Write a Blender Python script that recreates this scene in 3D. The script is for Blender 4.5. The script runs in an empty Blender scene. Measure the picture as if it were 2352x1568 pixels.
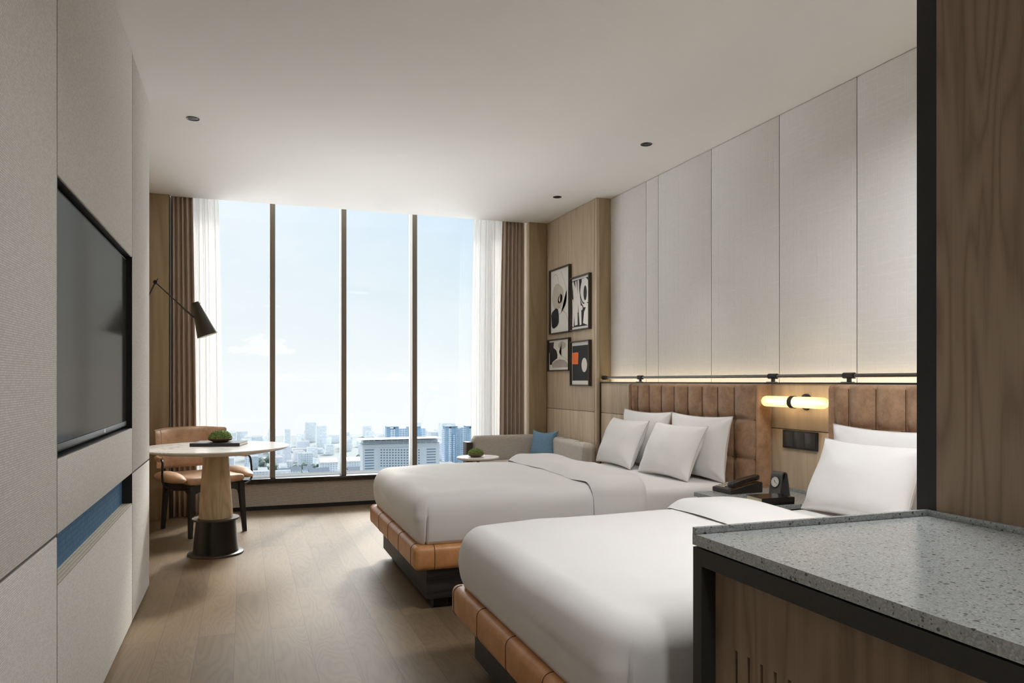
import bpy, bmesh, math, random
from mathutils import Vector, Matrix, noise
random.seed(7)
C = bpy.context.scene.collection
PI = math.pi
R = math.radians

# ------------------------------------------------------------------ camera constants
FPX = 1720.0
TH = math.atan(615 / FPX)
S_, C_ = math.sin(TH), math.cos(TH)
EYE = 1.2


def at(u, v, y):
    """point of the place at depth y seen at photo pixel (u, v)"""
    a = (u - 1176) / FPX
    b = -(v - 874.5) / FPX
    k = y / (-S_ * a + C_)
    return Vector((k * (C_ * a + S_), y, EYE + k * b))


# ------------------------------------------------------------------ object helpers
def link(o, parent=None):
    C.objects.link(o)
    if parent is not None:
        o.parent = parent
    return o


def tag(o, label=None, cat=None, group=None, kind=None):
    if label: o['label'] = label
    if cat: o['category'] = cat
    if group: o['group'] = group
    if kind: o['kind'] = kind
    return o


def thing(name, label, cat, loc=(0, 0, 0), rz=0.0, group=None):
    o = bpy.data.objects.new(name, None)
    o.empty_display_size = 0.05
    link(o)
    o.location = loc
    o.rotation_euler = (0, 0, rz)
    return tag(o, label, cat, group)


def copy_tree(o, parent=None):
    c = o.copy()
    link(c)
    c.parent = parent
    for ch in list(o.children):
        copy_tree(ch, c)
    return c


class MB:
    """collects shapes, builds ONE mesh object"""

    def __init__(self):
        self.bm = bmesh.new()
        self.mats = []

    def mi(self, mat):
        if mat is None: return 0
        if mat not in self.mats: self.mats.append(mat)
        return self.mats.index(mat)

    def _faces(self, n0, mat, M=None):
        self.bm.faces.ensure_lookup_table()
        k = self.mi(mat)
        vs = set()
        for f in self.bm.faces[n0:]:
            f.material_index = k
            vs.update(f.verts)
        if M is not None:
            for v in vs: v.co = M @ v.co
        return vs

    def box(self, x0, x1, y0, y1, z0, z1, bev=0.0, seg=2, mat=None, M=None):
        t = bmesh.new()
        bmesh.ops.create_cube(t, size=1)
        for v in t.verts:
            v.co = Vector((x0 + (v.co.x + .5) * (x1 - x0), y0 + (v.co.y + .5) * (y1 - y0), z0 + (v.co.z + .5) * (z1 - z0)))
        if bev > 0:
            bmesh.ops.bevel(t, geom=list(t.edges), offset=bev, segments=seg, profile=0.5, affect='EDGES')
        self._merge(t, mat, M)
        return self

    def _merge(self, t, mat=None, M=None):
        k = self.mi(mat)
        for f in t.faces: f.material_index = k
        if M is not None:
            for v in t.verts: v.co = M @ v.co
        mp = {}
        for v in t.verts: mp[v] = self.bm.verts.new(v.co)
        for f in t.faces:
            try:
                g = self.bm.faces.new([mp[v] for v in f.verts])
                g.material_index = k
                g.smooth = f.smooth
            except ValueError:
                pass
        t.free()

    def grid(self, fn, nu, nv, mat=None, closeu=False, closev=False):
        k = self.mi(mat)
        V = [[self.bm.verts.new(fn(i, j)) for j in range(nv)] for i in range(nu)]
        for i in range(nu if closeu else nu - 1):
            for j in range(nv if closev else nv - 1):
                f = self.bm.faces.new((V[i][j], V[(i + 1) % nu][j], V[(i + 1) % nu][(j + 1) % nv], V[i][(j + 1) % nv]))
                f.material_index = k
        return V

    def cap(self, vs, mat=None):
        try:
            f = self.bm.faces.new(vs)
            f.material_index = self.mi(mat)
        except ValueError:
            pass

    def lathe(self, prof, seg=40, c=(0, 0, 0), mat=None, cap=True):
        V = self.grid(lambda i, j: Vector((c[0] + prof[j][0] * math.cos(2 * PI * i / seg), c[1] + prof[j][0] * math.sin(2 * PI * i / seg), c[2] + prof[j][1])), seg, len(prof), mat, closeu=True)
        if cap:
            self.cap([V[i][0] for i in range(seg)][::-1], mat)
            self.cap([V[i][-1] for i in range(seg)], mat)
        return self

    def tube(self, pts, r, seg=10, mat=None, closed=False):
        pts = [Vector(p) for p in pts]
        n = len(pts)
        rr = r if isinstance(r, (list, tuple)) else [r] * n
        fr = []
        up = None
        for i in range(n):
            if closed:
                t = pts[(i + 1) % n] - pts[i - 1]
            else:
                t = pts[min(i + 1, n - 1)] - pts[max(i - 1, 0)]
            t.normalize()
            if up is None:
                a = Vector((0, 0, 1)) if abs(t.z) < .9 else Vector((1, 0, 0))
                up = t.cross(a).normalized()
            up = (up - t * up.dot(t)).normalized()
            fr.append((up.copy(), t.cross(up)))
        V = self.grid(lambda i, j: pts[i] + rr[i] * (math.cos(2 * PI * j / seg) * fr[i][0] + math.sin(2 * PI * j / seg) * fr[i][1]), n, seg, mat, closeu=closed, closev=True)
        if not closed:
            self.cap(V[0][::-1], mat)
            self.cap(V[-1], mat)
        return self

    def prism(self, poly, ext, mat=None):
        """poly: list of 3D points (planar), extruded by vector ext"""
        a = [self.bm.verts.new(Vector(p)) for p in poly]
        b = [self.bm.verts.new(Vector(p) + Vector(ext)) for p in poly]
        n = len(poly)
        self.cap(a[::-1], mat)
        self.cap(b, mat)
        for i in range(n):
            self.cap([a[i], a[(i + 1) % n], b[(i + 1) % n], b[i]], mat)
        return self

    def build(self, name, mat=None, parent=None, smooth=False, angle=40, recalc=True, loc=None, rot=None):
        if recalc:
            bmesh.ops.recalc_face_normals(self.bm, faces=list(self.bm.faces))
        if smooth:
            for f in self.bm.faces: f.smooth = True
            ca = math.radians(angle)
            for e in self.bm.edges:
                if len(e.link_faces) == 2 and e.calc_face_angle(0) > ca: e.smooth = False
        me = bpy.data.meshes.new(name)
        self.bm.to_mesh(me)
        self.bm.free()
        for m in (self.mats if self.mats and self.mats != [None] else [mat]):
            if m is not None: me.materials.append(m)
        o = bpy.data.objects.new(name, me)
        link(o, parent)
        if loc: o.location = loc
        if rot: o.rotation_euler = rot
        return o


def bx(name, mat, parent, x0, x1, y0, y1, z0, z1, bev=0.0, seg=2, smooth=None):
    return MB().box(x0, x1, y0, y1, z0, z1, bev, seg).build(name, mat, parent, smooth=bool(bev) if smooth is None else smooth)


def rbox_pts(xs, ys, zs, r):
    """rounded box surface from coordinate lists; returns bmesh"""
    t = bmesh.new()
    x0, x1, y0, y1, z0, z1 = xs[0], xs[-1], ys[0], ys[-1], zs[0], zs[-1]
    cache = {}

    def vert(x, y, z):
        k = (round(x, 5), round(y, 5), round(z, 5))
        if k not in cache:
            q = Vector((min(max(x, x0 + r), x1 - r), min(max(y, y0 + r), y1 - r), min(max(z, z0 + r), z1 - r)))
            d = Vector((x, y, z)) - q
            p = q + d.normalized() * r if d.length > 1e-7 else Vector((x, y, z))
            cache[k] = t.verts.new(p)
        return cache[k]

    def quad(A, B, fx):
        for i in range(len(A) - 1):
            for j in range(len(B) - 1):
                t.faces.new([fx(A[i], B[j]), fx(A[i + 1], B[j]), fx(A[i + 1], B[j + 1]), fx(A[i], B[j + 1])])

    for z in (z0, z1): quad(xs, ys, lambda a, b, z=z: vert(a, b, z))
    for y in (y0, y1): quad(xs, zs, lambda a, b, y=y: vert(a, y, b))
    for x in (x0, x1): quad(ys, zs, lambda a, b, x=x: vert(x, a, b))
    bmesh.ops.recalc_face_normals(t, faces=list(t.faces))
    return t


def lin(a, b, n): return [a + (b - a) * i / n for i in range(n + 1)]


def rlist(a, b, r, n, k=5):
    """coordinates with extra lines inside the rounding radius"""
    s = [a + r * (1 - math.cos(PI / 2 * i / k)) for i in range(k + 1)]
    e = [b - (q - a) for q in s][::-1]
    m = lin(s[-1], e[0], n)
    return s + m[1:-1] + e


# ------------------------------------------------------------------ material helpers
class NT:
    def __init__(self, name):
        self.m = bpy.data.materials.new(name)
        self.m.use_nodes = True
        self.t = self.m.node_tree
        self.b = self.t.nodes['Principled BSDF']

    def n(self, typ, ins=None, **kw):
        nd = self.t.nodes.new(typ)
        for k, v in kw.items(): setattr(nd, k, v)
        for k, v in (ins or {}).items():
            if hasattr(v, 'is_linked') or isinstance(v, bpy.types.NodeSocket):
                self.t.links.new(v, nd.inputs[k])
            else:
                nd.inputs[k].default_value = v
        return nd

    def math(self, op, a, b=None, c=None, clamp=False):
        nd = self.n('ShaderNodeMath', operation=op, use_clamp=clamp)
        for i, v in enumerate((a, b, c)):
            if v is None: continue
            if isinstance(v, bpy.types.NodeSocket): self.t.links.new(v, nd.inputs[i])
            else: nd.inputs[i].default_value = v
        return nd.outputs[0]

    def coord(self, scale=(1, 1, 1), rot=(0, 0, 0)):
        tc = self.n('ShaderNodeTexCoord')
        mp = self.n('ShaderNodeMapping', {'Vector': tc.outputs['Object'], 'Scale': scale, 'Rotation': rot})
        return mp.outputs[0]

    def noise(self, vec, scale, detail=3, rough=.55, dist=0.0):
        return self.n('ShaderNodeTexNoise', {'Vector': vec, 'Scale': scale, 'Detail': detail, 'Roughness': rough, 'Distortion': dist}).outputs[0]

    def ramp(self, fac, stops):
        r = self.n('ShaderNodeValToRGB', {'Fac': fac})
        e = r.color_ramp.elements
        e[0].position, e[0].color = stops[0][0], (*stops[0][1], 1)
        e[1].position, e[1].color = stops[-1][0], (*stops[-1][1], 1)
        for p, c in stops[1:-1]:
            q = e.new(p); q.color = (*c, 1)
        return r.outputs[0]

    def mix(self, fac, a, b, mode='MIX'):
        nd = self.n('ShaderNodeMix', data_type='RGBA', blend_type=mode)
        for i, v in ((0, fac), (6, a), (7, b)):
            if isinstance(v, bpy.types.NodeSocket): self.t.links.new(v, nd.inputs[i])
            else: nd.inputs[i].default_value = v if i == 0 else (*v, 1)
        return nd.outputs[2]

    def set(self, **k):
        for a, v in k.items():
            s = self.b.inputs[a.replace('_', ' ')]
            if isinstance(v, bpy.types.NodeSocket): self.t.links.new(v, s)
            elif isinstance(v, tuple): s.default_value = (*v, 1)
            else: s.default_value = v
        return self

    def bump(self, h, strength=.3, dist=.002):
        b = self.n('ShaderNodeBump', {'Height': h, 'Strength': strength, 'Distance': dist})
        self.t.links.new(b.outputs[0], self.b.inputs['Normal'])
        return self


def srgb(r, g, b):
    f = lambda c: (c / 255 / 12.92) if c / 255 <= .04045 else ((c / 255 + .055) / 1.055) ** 2.4
    return (f(r), f(g), f(b))


def plain(name, col, rough=.5, metal=0.0, spec=.5, var=.06, scale=40):
    m = NT(name)
    v = m.noise(m.coord(), scale, 3)
    c = m.mix(v, tuple(x * (1 - var) for x in col), tuple(min(1, x * (1 + var)) for x in col))
    m.set(Base_Color=c, Roughness=rough, Metallic=metal)
    m.b.inputs['Specular IOR Level'].default_value = spec
    return m.m


def wood(name, dark, light, grain='z', ring=1.0, rough=.5, spec=.3, fibre=1.0, seed=0.0, bump=.15, fig=1.0, stk=.5):
    m = NT(name)
    sc = {'z': (1, 1, .12), 'y': (1, .12, 1), 'x': (.12, 1, 1)}[grain]
    v = m.coord(sc)
    off = m.n('ShaderNodeVectorMath', {0: v, 1: (seed, seed * 1.7, seed * .3)}, operation='ADD').outputs[0]
    base = m.noise(off, 2.6 * ring, 2.5, .45, .35)
    rings = m.math('SINE', m.math('MULTIPLY', base, 90))
    rings = m.math('POWER', m.math('MULTIPLY_ADD', rings, .5, .5), .5)
    sc2 = {'z': (1, 1, .02), 'y': (1, .02, 1), 'x': (.02, 1, 1)}[grain]
    v2 = m.coord(sc2)
    fib = m.noise(v2, 260, 2, .6)
    streak = m.noise(v2, 22, 2, .5)
    f = m.math('ADD', m.math('MULTIPLY', rings, .26 * fig), m.math('ADD', m.math('MULTIPLY', fib, .45 * fibre), m.math('MULTIPLY', streak, stk)))
    col = m.ramp(f, [(.28, dark), (.95, light)])
    m.set(Base_Color=col, Roughness=rough)
    m.b.inputs['Specular IOR Level'].default_value = spec
    m.bump(f, bump, .001)
    return m.m


def leather(name, dark, light, rough=.45, sc=9, spec=.4):
    m = NT(name)
    v = m.coord()
    a = m.noise(v, sc, 6, .65, .3)
    b = m.noise(v, 120, 4, .7)
    f = m.math('ADD', m.math('MULTIPLY', a, .7), m.math('MULTIPLY', b, .3))
    m.set(Base_Color=m.ramp(f, [(.33, dark), (.66, light)]), Roughness=rough)
    m.b.inputs['Specular IOR Level'].default_value = spec
    vo = m.n('ShaderNodeTexVoronoi', {'Vector': v, 'Scale': 350.0}).outputs['Distance']
    m.bump(vo, .12, .0008)
    return m.m


def weave(name, c1, c2, w, h, axes='yz', mort=.0012, bump=.5, stain=.5, mortc=None):
    m = NT(name)
    tc = m.n('ShaderNodeTexCoord')
    sep = m.n('ShaderNodeSeparateXYZ', {0: tc.outputs['Object']})
    i = {'x': 0, 'y': 1, 'z': 2}
    c0 = m.math('SUBTRACT', sep.outputs[1], sep.outputs[0]) if axes[0] == 's' else sep.outputs[i[axes[0]]]
    cmb = m.n('ShaderNodeCombineXYZ', {0: c0, 1: sep.outputs[i[axes[1]]]})
    br = m.n('ShaderNodeTexBrick', {'Vector': cmb.outputs[0], 'Scale': 1.0, 'Mortar Size': mort, 'Mortar Smooth': .6, 'Brick Width': w, 'Row Height': h, 'Bias': 0.0,
                                    'Color1': (*c1, 1), 'Color2': (*c2, 1), 'Mortar': (*(mortc or tuple(x * .55 for x in c1)), 1)})
    mp = m.n('ShaderNodeMapping', {'Vector': cmb.outputs[0], 'Scale': (1, 7, 1)})
    st = m.noise(mp.outputs[0], 7, 4, .6)
    col = m.mix(m.math('MULTIPLY', st, stain), br.outputs[0], tuple(x * .72 for x in c1))
    m.set(Base_Color=col, Roughness=.85)
    m.b.inputs['Specular IOR Level'].default_value = .15
    m.bump(br.outputs[1], -bump, .002)
    return m.m


M = {}
# -- setting
M['ceiling'] = plain('ceiling_plaster', (.80, .785, .76), .9, var=.015, scale=3, spec=.1)
M['wallfab'] = weave('woven_wall_fabric', srgb(238, 236, 231), srgb(216, 212, 206), .0105, .0058, 'yz', .0011, .28, .42, srgb(186, 181, 174))
M['benchfab'] = weave('woven_bench_fabric', srgb(222, 214, 206), srgb(204, 196, 187), .013, .0085, 'xz', .0017, .5, .2, srgb(150, 140, 130))
M['ledgefab'] = weave('cream_basket_weave', srgb(232, 222, 203), srgb(216, 205, 186), .016, .012, 'yx', .0025, .6, .15)
M['bluefab'] = weave('blue_niche_weave', srgb(92, 128, 160), srgb(72, 106, 138), .012, .02, 'yz', .0025, .6, .4)
M['oak'] = wood('pale_oak_veneer', srgb(172, 153, 128), srgb(214, 198, 174), 'z', fig=.7)
M['oakdark'] = wood('smoked_oak_veneer', srgb(122, 103, 84), srgb(150, 130, 108), 'z', ring=1.8, rough=.5, fibre=.9, seed=3.1, bump=.5, fig=1.9, stk=.2)
M['oakcol'] = wood('column_oak_veneer', srgb(146, 126, 96), srgb(182, 163, 132), 'z', seed=7)
M['tabwood'] = wood('table_oak', srgb(160, 136, 104), srgb(206, 184, 150), 'z', ring=2, seed=1.2)
M['black'] = plain('black_metal', (.022, .022, .021), .45, .2, .4, .2, 60)
M['charcoal'] = plain('charcoal_metal', (.045, .045, .042), .5, .5, .4, .2, 80)
M['blackwood'] = wood('black_stained_oak', (.012, .012, .012), (.055, .052, .05), 'x', ring=2, rough=.5)
M['blackwoodz'] = wood('black_stained_ash', (.014, .014, .014), (.04, .039, .038), 'z', ring=2, rough=.45)
M['mullion'] = plain('bronze_mullion', srgb(132, 121, 107), .5, 0, .4)
M['white'] = plain('white_powder_coat', (.86, .855, .84), .25, 0, .6, .01)
M['bronze'] = plain('dark_bronze', srgb(74, 68, 60), .4, .4, .4)


def floor_mat():
    m = NT('oak_plank_floor')
    tc = m.n('ShaderNodeTexCoord')
    mp = m.n('ShaderNodeMapping', {'Vector': tc.outputs['Object'], 'Rotation': (0, 0, R(90)), 'Location': (0, .041, 0)})
    br = m.n('ShaderNodeTexBrick', {'Vector': mp.outputs[0], 'Scale': 1.0, 'Mortar Size': .0011, 'Mortar Smooth': .1, 'Brick Width': 1.9, 'Row Height': .162, 'Bias': 0.0,
                                    'Color1': (0, 0, 0, 1), 'Color2': (1, 1, 1, 1), 'Mortar': (.5, .5, .5, 1)}, offset=.37)
    sep = m.n('ShaderNodeSeparateXYZ', {0: tc.outputs['Object']})
    row = m.math('FLOOR', m.math('DIVIDE', m.math('ADD', sep.outputs[0], .041), .162))
    rx = m.math('MULTIPLY', row, 7.31)
    off = m.n('ShaderNodeCombineXYZ', {0: rx, 1: m.math('MULTIPLY', row, 3.7), 2: m.math('MULTIPLY', br.outputs[0], 5.0)})
    v = m.n('ShaderNodeVectorMath', {0: tc.outputs['Object'], 1: off.outputs[0]}, operation='ADD').outputs[0]
    v = m.n('ShaderNodeMapping', {'Vector': v, 'Scale': (1, .15, 1)}).outputs[0]
    base = m.noise(v, 4.6, 3, .5, .4)
    rings = m.math('POWER', m.math('MULTIPLY_ADD', m.math('SINE', m.math('MULTIPLY', base, 150)), .5, .5), .45)
    v2 = m.n('ShaderNodeMapping', {'Vector': v, 'Scale': (1, .1, 1)}).outputs[0]
    fib = m.noise(v2, 240, 2, .6)
    big = m.noise(v, 1.6, 2)
    f = m.math('ADD', m.math('MULTIPLY', rings, .15), m.math('ADD', m.math('MULTIPLY', fib, .38), m.math('MULTIPLY', big, .6)))
    f = m.math('ADD', f, m.math('MULTIPLY', br.outputs[0], .2))
    col = m.ramp(f, [(.3, srgb(88, 73, 55)), (1.05, srgb(134, 115, 90))])
    col = m.mix(m.math('MULTIPLY', br.outputs[1], .75), col, (.09, .065, .045))
    m.set(Base_Color=col, Roughness=m.math('MULTIPLY_ADD', fib, .18, .36))
    m.b.inputs['Specular IOR Level'].default_value = .2
    m.bump(m.math('SUBTRACT', m.math('MULTIPLY', f, .3), br.outputs[1]), .25, .001)
    return m.m


def maze_mat():
    m = NT('embossed_textile_panel')
    tc = m.n('ShaderNodeTexCoord')
    sep = m.n('ShaderNodeSeparateXYZ', {0: tc.outputs['Object']})
    y, z = sep.outputs[1], sep.outputs[2]
    hs = []
    for (w, h, sd) in ((.062, .034, 0), (.085, .058, 9)):
        u = m.math('DIVIDE', y, w); q = m.math('DIVIDE', z, h)
        fu = m.math('FLOOR', u); fq = m.math('FLOOR', q)
        jit = m.n('ShaderNodeTexWhiteNoise', {'Vector': m.n('ShaderNodeCombineXYZ', {0: fu, 1: fq, 2: 5.0 + sd}).outputs[0]}, noise_dimensions='3D').outputs[0]
        jit2 = m.n('ShaderNodeTexWhiteNoise', {'Vector': m.n('ShaderNodeCombineXYZ', {0: fu, 1: fq, 2: 2.0 + sd}).outputs[0]}, noise_dimensions='3D').outputs[0]
        lh = m.math('MULTIPLY', m.math('LESS_THAN', m.math('FRACT', q), .0042 / h), m.math('GREATER_THAN', jit, .45))
        lv = m.math('MULTIPLY', m.math('LESS_THAN', m.math('FRACT', u), .0040 / w), m.math('GREATER_THAN', jit2, .45))
        hs += [lh, lv]
    hgt = m.math('MAXIMUM', m.math('MAXIMUM', hs[0], hs[1]), m.math('MAXIMUM', hs[2], hs[3]))
    rib = m.math('MULTIPLY', m.math('SINE', m.math('MULTIPLY', y, 900)), .035)
    nz = m.noise(tc.outputs['Object'], 90, 3)
    col = m.mix(nz, srgb(228, 228, 227), srgb(237, 237, 236))
    col = m.mix(m.math('MULTIPLY', hgt, .5), col, srgb(244, 243, 241))
    m.set(Base_Color=col, Roughness=.75)
    m.b.inputs['Specular IOR Level'].default_value = .2
    m.bump(m.math('ADD', hgt, rib), 1.0, .006)
    return m.m


def terrazzo(name, sc=1.0):
    m = NT(name)
    v = m.coord()
    a = m.n('ShaderNodeTexVoronoi', {'Vector': v, 'Scale': 170.0 * sc, 'Randomness': 1.0})
    b = m.n('ShaderNodeTexVoronoi', {'Vector': v, 'Scale': 95.0 * sc, 'Randomness': 1.0})
    d = m.n('ShaderNodeTexVoronoi', {'Vector': v, 'Scale': 300.0 * sc})
    wa = m.n('ShaderNodeTexWhiteNoise', {'Vector': a.outputs['Color']}).outputs[0]
    wb = m.n('ShaderNodeTexWhiteNoise', {'Vector': b.outputs['Color']}).outputs[0]
    base = m.mix(m.n('ShaderNodeTexWhiteNoise', {'Vector': d.outputs['Color']}).outputs[0], srgb(138, 142, 142), srgb(166, 170, 169))
    ma = m.math('MULTIPLY', m.math('LESS_THAN', a.outputs['Distance'], .30), m.math('GREATER_THAN', wa, .72))
    mb = m.math('MULTIPLY', m.math('LESS_THAN', b.outputs['Distance'], .33), m.math('GREATER_THAN', wb, .84))
    mc = m.math('MULTIPLY', m.math('LESS_THAN', a.outputs['Distance'], .34), m.math('LESS_THAN', wa, .12))
    col = m.mix(ma, base, srgb(96, 98, 99))
    col = m.mix(mb, col, srgb(82, 84, 86))
    col = m.mix(mc, col, srgb(180, 182, 181))
    m.set(Base_Color=col, Roughness=.22)
    m.b.inputs['Specular IOR Level'].default_value = .5
    return m.m


def marble(name, base, vein, sc=2.5, rough=.15, thr=.045, amt=.75):
    m = NT(name)
    v = m.coord()
    n1 = m.noise(v, sc, 6, .6, 1.2)
    vein1 = m.math('SUBTRACT', 1.0, m.math('DIVIDE', m.math('ABSOLUTE', m.math('SUBTRACT', n1, .5)), thr), clamp=True)
    msk = m.noise(v, sc * .7, 2)
    f = m.math('MULTIPLY', m.math('MULTIPLY', vein1, m.math('MULTIPLY_ADD', msk, 2.4, -.75, clamp=True)), amt)
    cl = m.mix(m.noise(v, sc * 2, 3), base, tuple(x * .9 for x in base))
    m.set(Base_Color=m.mix(f, cl, vein), Roughness=rough)
    return m.m


def cloth(name, col, rough=.85, sc=700, bump=.15, wr=.25):
    m = NT(name)
    v = m.coord()
    n = m.noise(v, sc, 2)
    w = m.noise(v, 9, 4, .55, .8)
    m.set(Base_Color=m.mix(n, tuple(x * .96 for x in col), col), Roughness=rough)
    m.b.inputs['Specular IOR Level'].default_value = .12
    m.b.inputs['Sheen Weight'].default_value = .1
    m.bump(m.math('ADD', m.math('MULTIPLY', n, .12), w), wr, .004)
    return m.m


M['floor'] = floor_mat()
M['maze'] = maze_mat()
M['terrazzo'] = terrazzo('grey_terrazzo')
M['sillstone'] = marble('dark_emperador_marble', (.022, .017, .013), (.22, .18, .14), 5, .12, .012, .6)
M['marble'] = marble('white_marble', (.80, .77, .73), (.36, .32, .28), 3.2, .22, .03, .8)
M['linen'] = cloth('white_linen', (.75, .742, .728), wr=.2)
M['pillow'] = cloth('white_pillow_cotton', (.83, .825, .815), wr=.4)
M['piping'] = cloth('grey_piping', (.60, .58, .555), wr=.05)
M['tan'] = leather('tan_saddle_leather', srgb(172, 118, 72), srgb(204, 150, 100), .38)
M['seam'] = plain('dark_leather_seam', srgb(84, 52, 32), .6)
M['brownleather'] = leather('brown_headboard_leather', srgb(134, 103, 78), srgb(180, 147, 118), .5, 14)
M['chairleather'] = leather('tan_chair_leather', srgb(182, 144, 112), srgb(216, 180, 148), .45, 12)
M['sofafab'] = weave('grey_boucle', srgb(226, 220, 212), srgb(206, 199, 190), .008, .006, 'sz', .0013, .8, .2, srgb(150, 143, 134))
M['bluecush'] = weave('blue_knitted_cushion', srgb(132, 164, 188), srgb(116, 150, 176), .012, .009, 'xz', .0025, 1.0, .1, srgb(98, 132, 160))


def drape(name, col):
    m = NT(name)
    v = m.coord()
    n = m.noise(v, 500, 2)
    m.set(Base_Color=m.mix(n, tuple(x * .88 for x in col), col), Roughness=.8)
    m.b.inputs['Specular IOR Level'].default_value = .15
    return m.m


M['drape'] = drape('brown_drape', srgb(196, 179, 164))


def sheer():
    m = NT('white_sheer')
    t = m.t
    tr = m.n('ShaderNodeBsdfTransparent', {'Color': (1, 1, 1, 1)})
    df = m.n('ShaderNodeBsdfDiffuse', {'Color': (.86, .855, .85, 1)})
    tl = m.n('ShaderNodeBsdfTranslucent', {'Color': (.86, .855, .85, 1)})
    a = m.n('ShaderNodeMixShader', {0: .45, 1: df.outputs[0], 2: tl.outputs[0]})
    n = m.noise(m.coord((1, 1, .001)), 160, 1)
    f = m.math('MULTIPLY_ADD', n, .2, .12)
    b = m.n('ShaderNodeMixShader', {0: f, 1: a.outputs[0], 2: tr.outputs[0]})
    out = [x for x in t.nodes if x.type == 'OUTPUT_MATERIAL'][0]
    t.links.new(b.outputs[0], out.inputs[0])
    return m.m


def glass():
    m = NT('clear_window_glass')
    t = m.t
    tr = m.n('ShaderNodeBsdfTransparent', {'Color': (.985, .99, .99, 1)})
    gl = m.n('ShaderNodeBsdfGlossy', {'Color': (1, 1, 1, 1), 'Roughness': .0})
    fr = m.n('ShaderNodeFresnel', {'IOR': 1.3})
    b = m.n('ShaderNodeMixShader', {0: fr.outputs[0], 1: tr.outputs[0], 2: gl.outputs[0]})
    out = [x for x in t.nodes if x.type == 'OUTPUT_MATERIAL'][0]
    t.links.new(b.outputs[0], out.inputs[0])
    return m.m


M['sheer'] = sheer()
M['glass'] = glass()


def emit(name, col, st):
    m = NT(name)
    m.set(Base_Color=col, Emission_Color=col, Emission_Strength=st)
    return m.m


def tubeglass():
    m = NT('amber_bubble_glass')
    v = m.coord()
    vo = m.n('ShaderNodeTexVoronoi', {'Vector': v, 'Scale': 110.0}).outputs['Distance']
    n = m.noise(v, 70, 3, .6, 1.0)
    w = m.math('ADD', m.math('MULTIPLY', vo, .7), m.math('MULTIPLY', n, .5))
    bp = m.n('ShaderNodeBump', {'Height': w, 'Strength': 1.0, 'Distance': .004})
    tr = m.n('ShaderNodeBsdfTransparent', {'Color': m.ramp(w, [(.25, (.98, .90, .72)), (.75, (.80, .58, .28))])})
    tl = m.n('ShaderNodeBsdfTranslucent', {'Color': (.95, .78, .48, 1), 'Normal': bp.outputs[0]})
    gl = m.n('ShaderNodeBsdfGlossy', {'Color': (1, .95, .85, 1), 'Roughness': .08, 'Normal': bp.outputs[0]})
    a = m.n('ShaderNodeMixShader', {0: m.math('MULTIPLY_ADD', w, .9, .12, clamp=True), 1: tr.outputs[0], 2: tl.outputs[0]})
    fr = m.n('ShaderNodeFresnel', {'IOR': 1.45, 'Normal': bp.outputs[0]})
    b = m.n('ShaderNodeMixShader', {0: fr.outputs[0], 1: a.outputs[0], 2: gl.outputs[0]})
    out = [q for q in m.t.nodes if q.type == 'OUTPUT_MATERIAL'][0]
    m.t.links.new(b.outputs[0], out.inputs[0])
    return m.m


M['rod'] = emit('warm_filament_rod', (1.0, .84, .58), 6.5)
M['tubeglass'] = tubeglass()
M['led'] = emit('warm_led_strip', (1.0, .80, .54), 7)
M['lampwhite'] = plain('lamp_white_inner', (.85, .83, .78), .5)


def screen():
    m = NT('tv_screen_glass')
    a = m.n('ShaderNodeBsdfDiffuse', {'Color': (.030, .032, .031, 1)})
    g = m.n('ShaderNodeBsdfGlossy', {'Color': (.80, .72, .63, 1), 'Roughness': .1})
    x = m.n('ShaderNodeMixShader', {0: .16, 1: a.outputs[0], 2: g.outputs[0]})
    out = [q for q in m.t.nodes if q.type == 'OUTPUT_MATERIAL'][0]
    m.t.links.new(x.outputs[0], out.inputs[0])
    return m.m


M['screen'] = screen()
M['bezel'] = plain('tv_bezel', (.10, .10, .098), .35, .6)
M['phone'] = plain('dark_brown_plastic', (.022, .017, .014), .28, 0, .5)
M['key'] = plain('cream_key', srgb(214, 205, 190), .5)
M['moss'] = NT('moss_green')
_v = M['moss'].coord()
M['moss'].set(Base_Color=M['moss'].ramp(M['moss'].noise(_v, 160, 4, .7), [(.32, (.02, .045, .01)), (.65, (.22, .32, .07))]), Roughness=.9)
M['moss'] = M['moss'].m
M['bowl'] = plain('brown_stoneware', srgb(104, 84, 60), .6)
M['paper'] = plain('paper_pages', (.78, .76, .70), .8)
M['creampaper'] = plain('cream_pages', srgb(236, 222, 190), .8)
M['printwhite'] = plain('art_paper', (.78, .76, .72), .8, var=.02)
M['printcream'] = plain('art_cream_paper', (.72, .68, .60), .8, var=.02)
M['inkblack'] = plain('art_black', (.008, .009, .011), .7)
M['inkbeige'] = plain('art_beige', (.55, .50, .42), .8)
M['inksand'] = plain('art_sand', (.48, .42, .34), .8)
M['inktaupe'] = plain('art_taupe', (.40, .35, .31), .8, var=.2)
M['inkplum'] = plain('art_plum', (.045, .03, .035), .8, var=.3)
M['inkline'] = plain('art_line', (.25, .23, .20), .8)
M['inkorange'] = plain('art_orange', (.80, .16, .025), .7)
M['dial'] = plain('clock_dial', (.66, .63, .57), .5)

# ================================================================== THE ROOM
ZC = 2.81            # ceiling
XL = -0.517          # face of the TV wall
XW = 2.915           # oak wall by the window
XB = 3.05            # textile bed wall
XH = 2.95            # oak wainscot behind the beds


def st(o): return tag(o, kind='structure')


fl = st(bx('floor', M['floor'], None, -1.1, 3.35, -2.8, 7.62, -.12, 0))
ce = st(MB().box(-1.1, 3.35, -2.8, 7.15, ZC, ZC + .22).box(-1.1, 3.35, 7.15, 7.75, 3.0, 3.03).build('ceiling', M['ceiling']))
st(bx('wall_back', M['oakdark'], None, -1.1, 3.35, -2.9, -2.8, 0, ZC))

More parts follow.
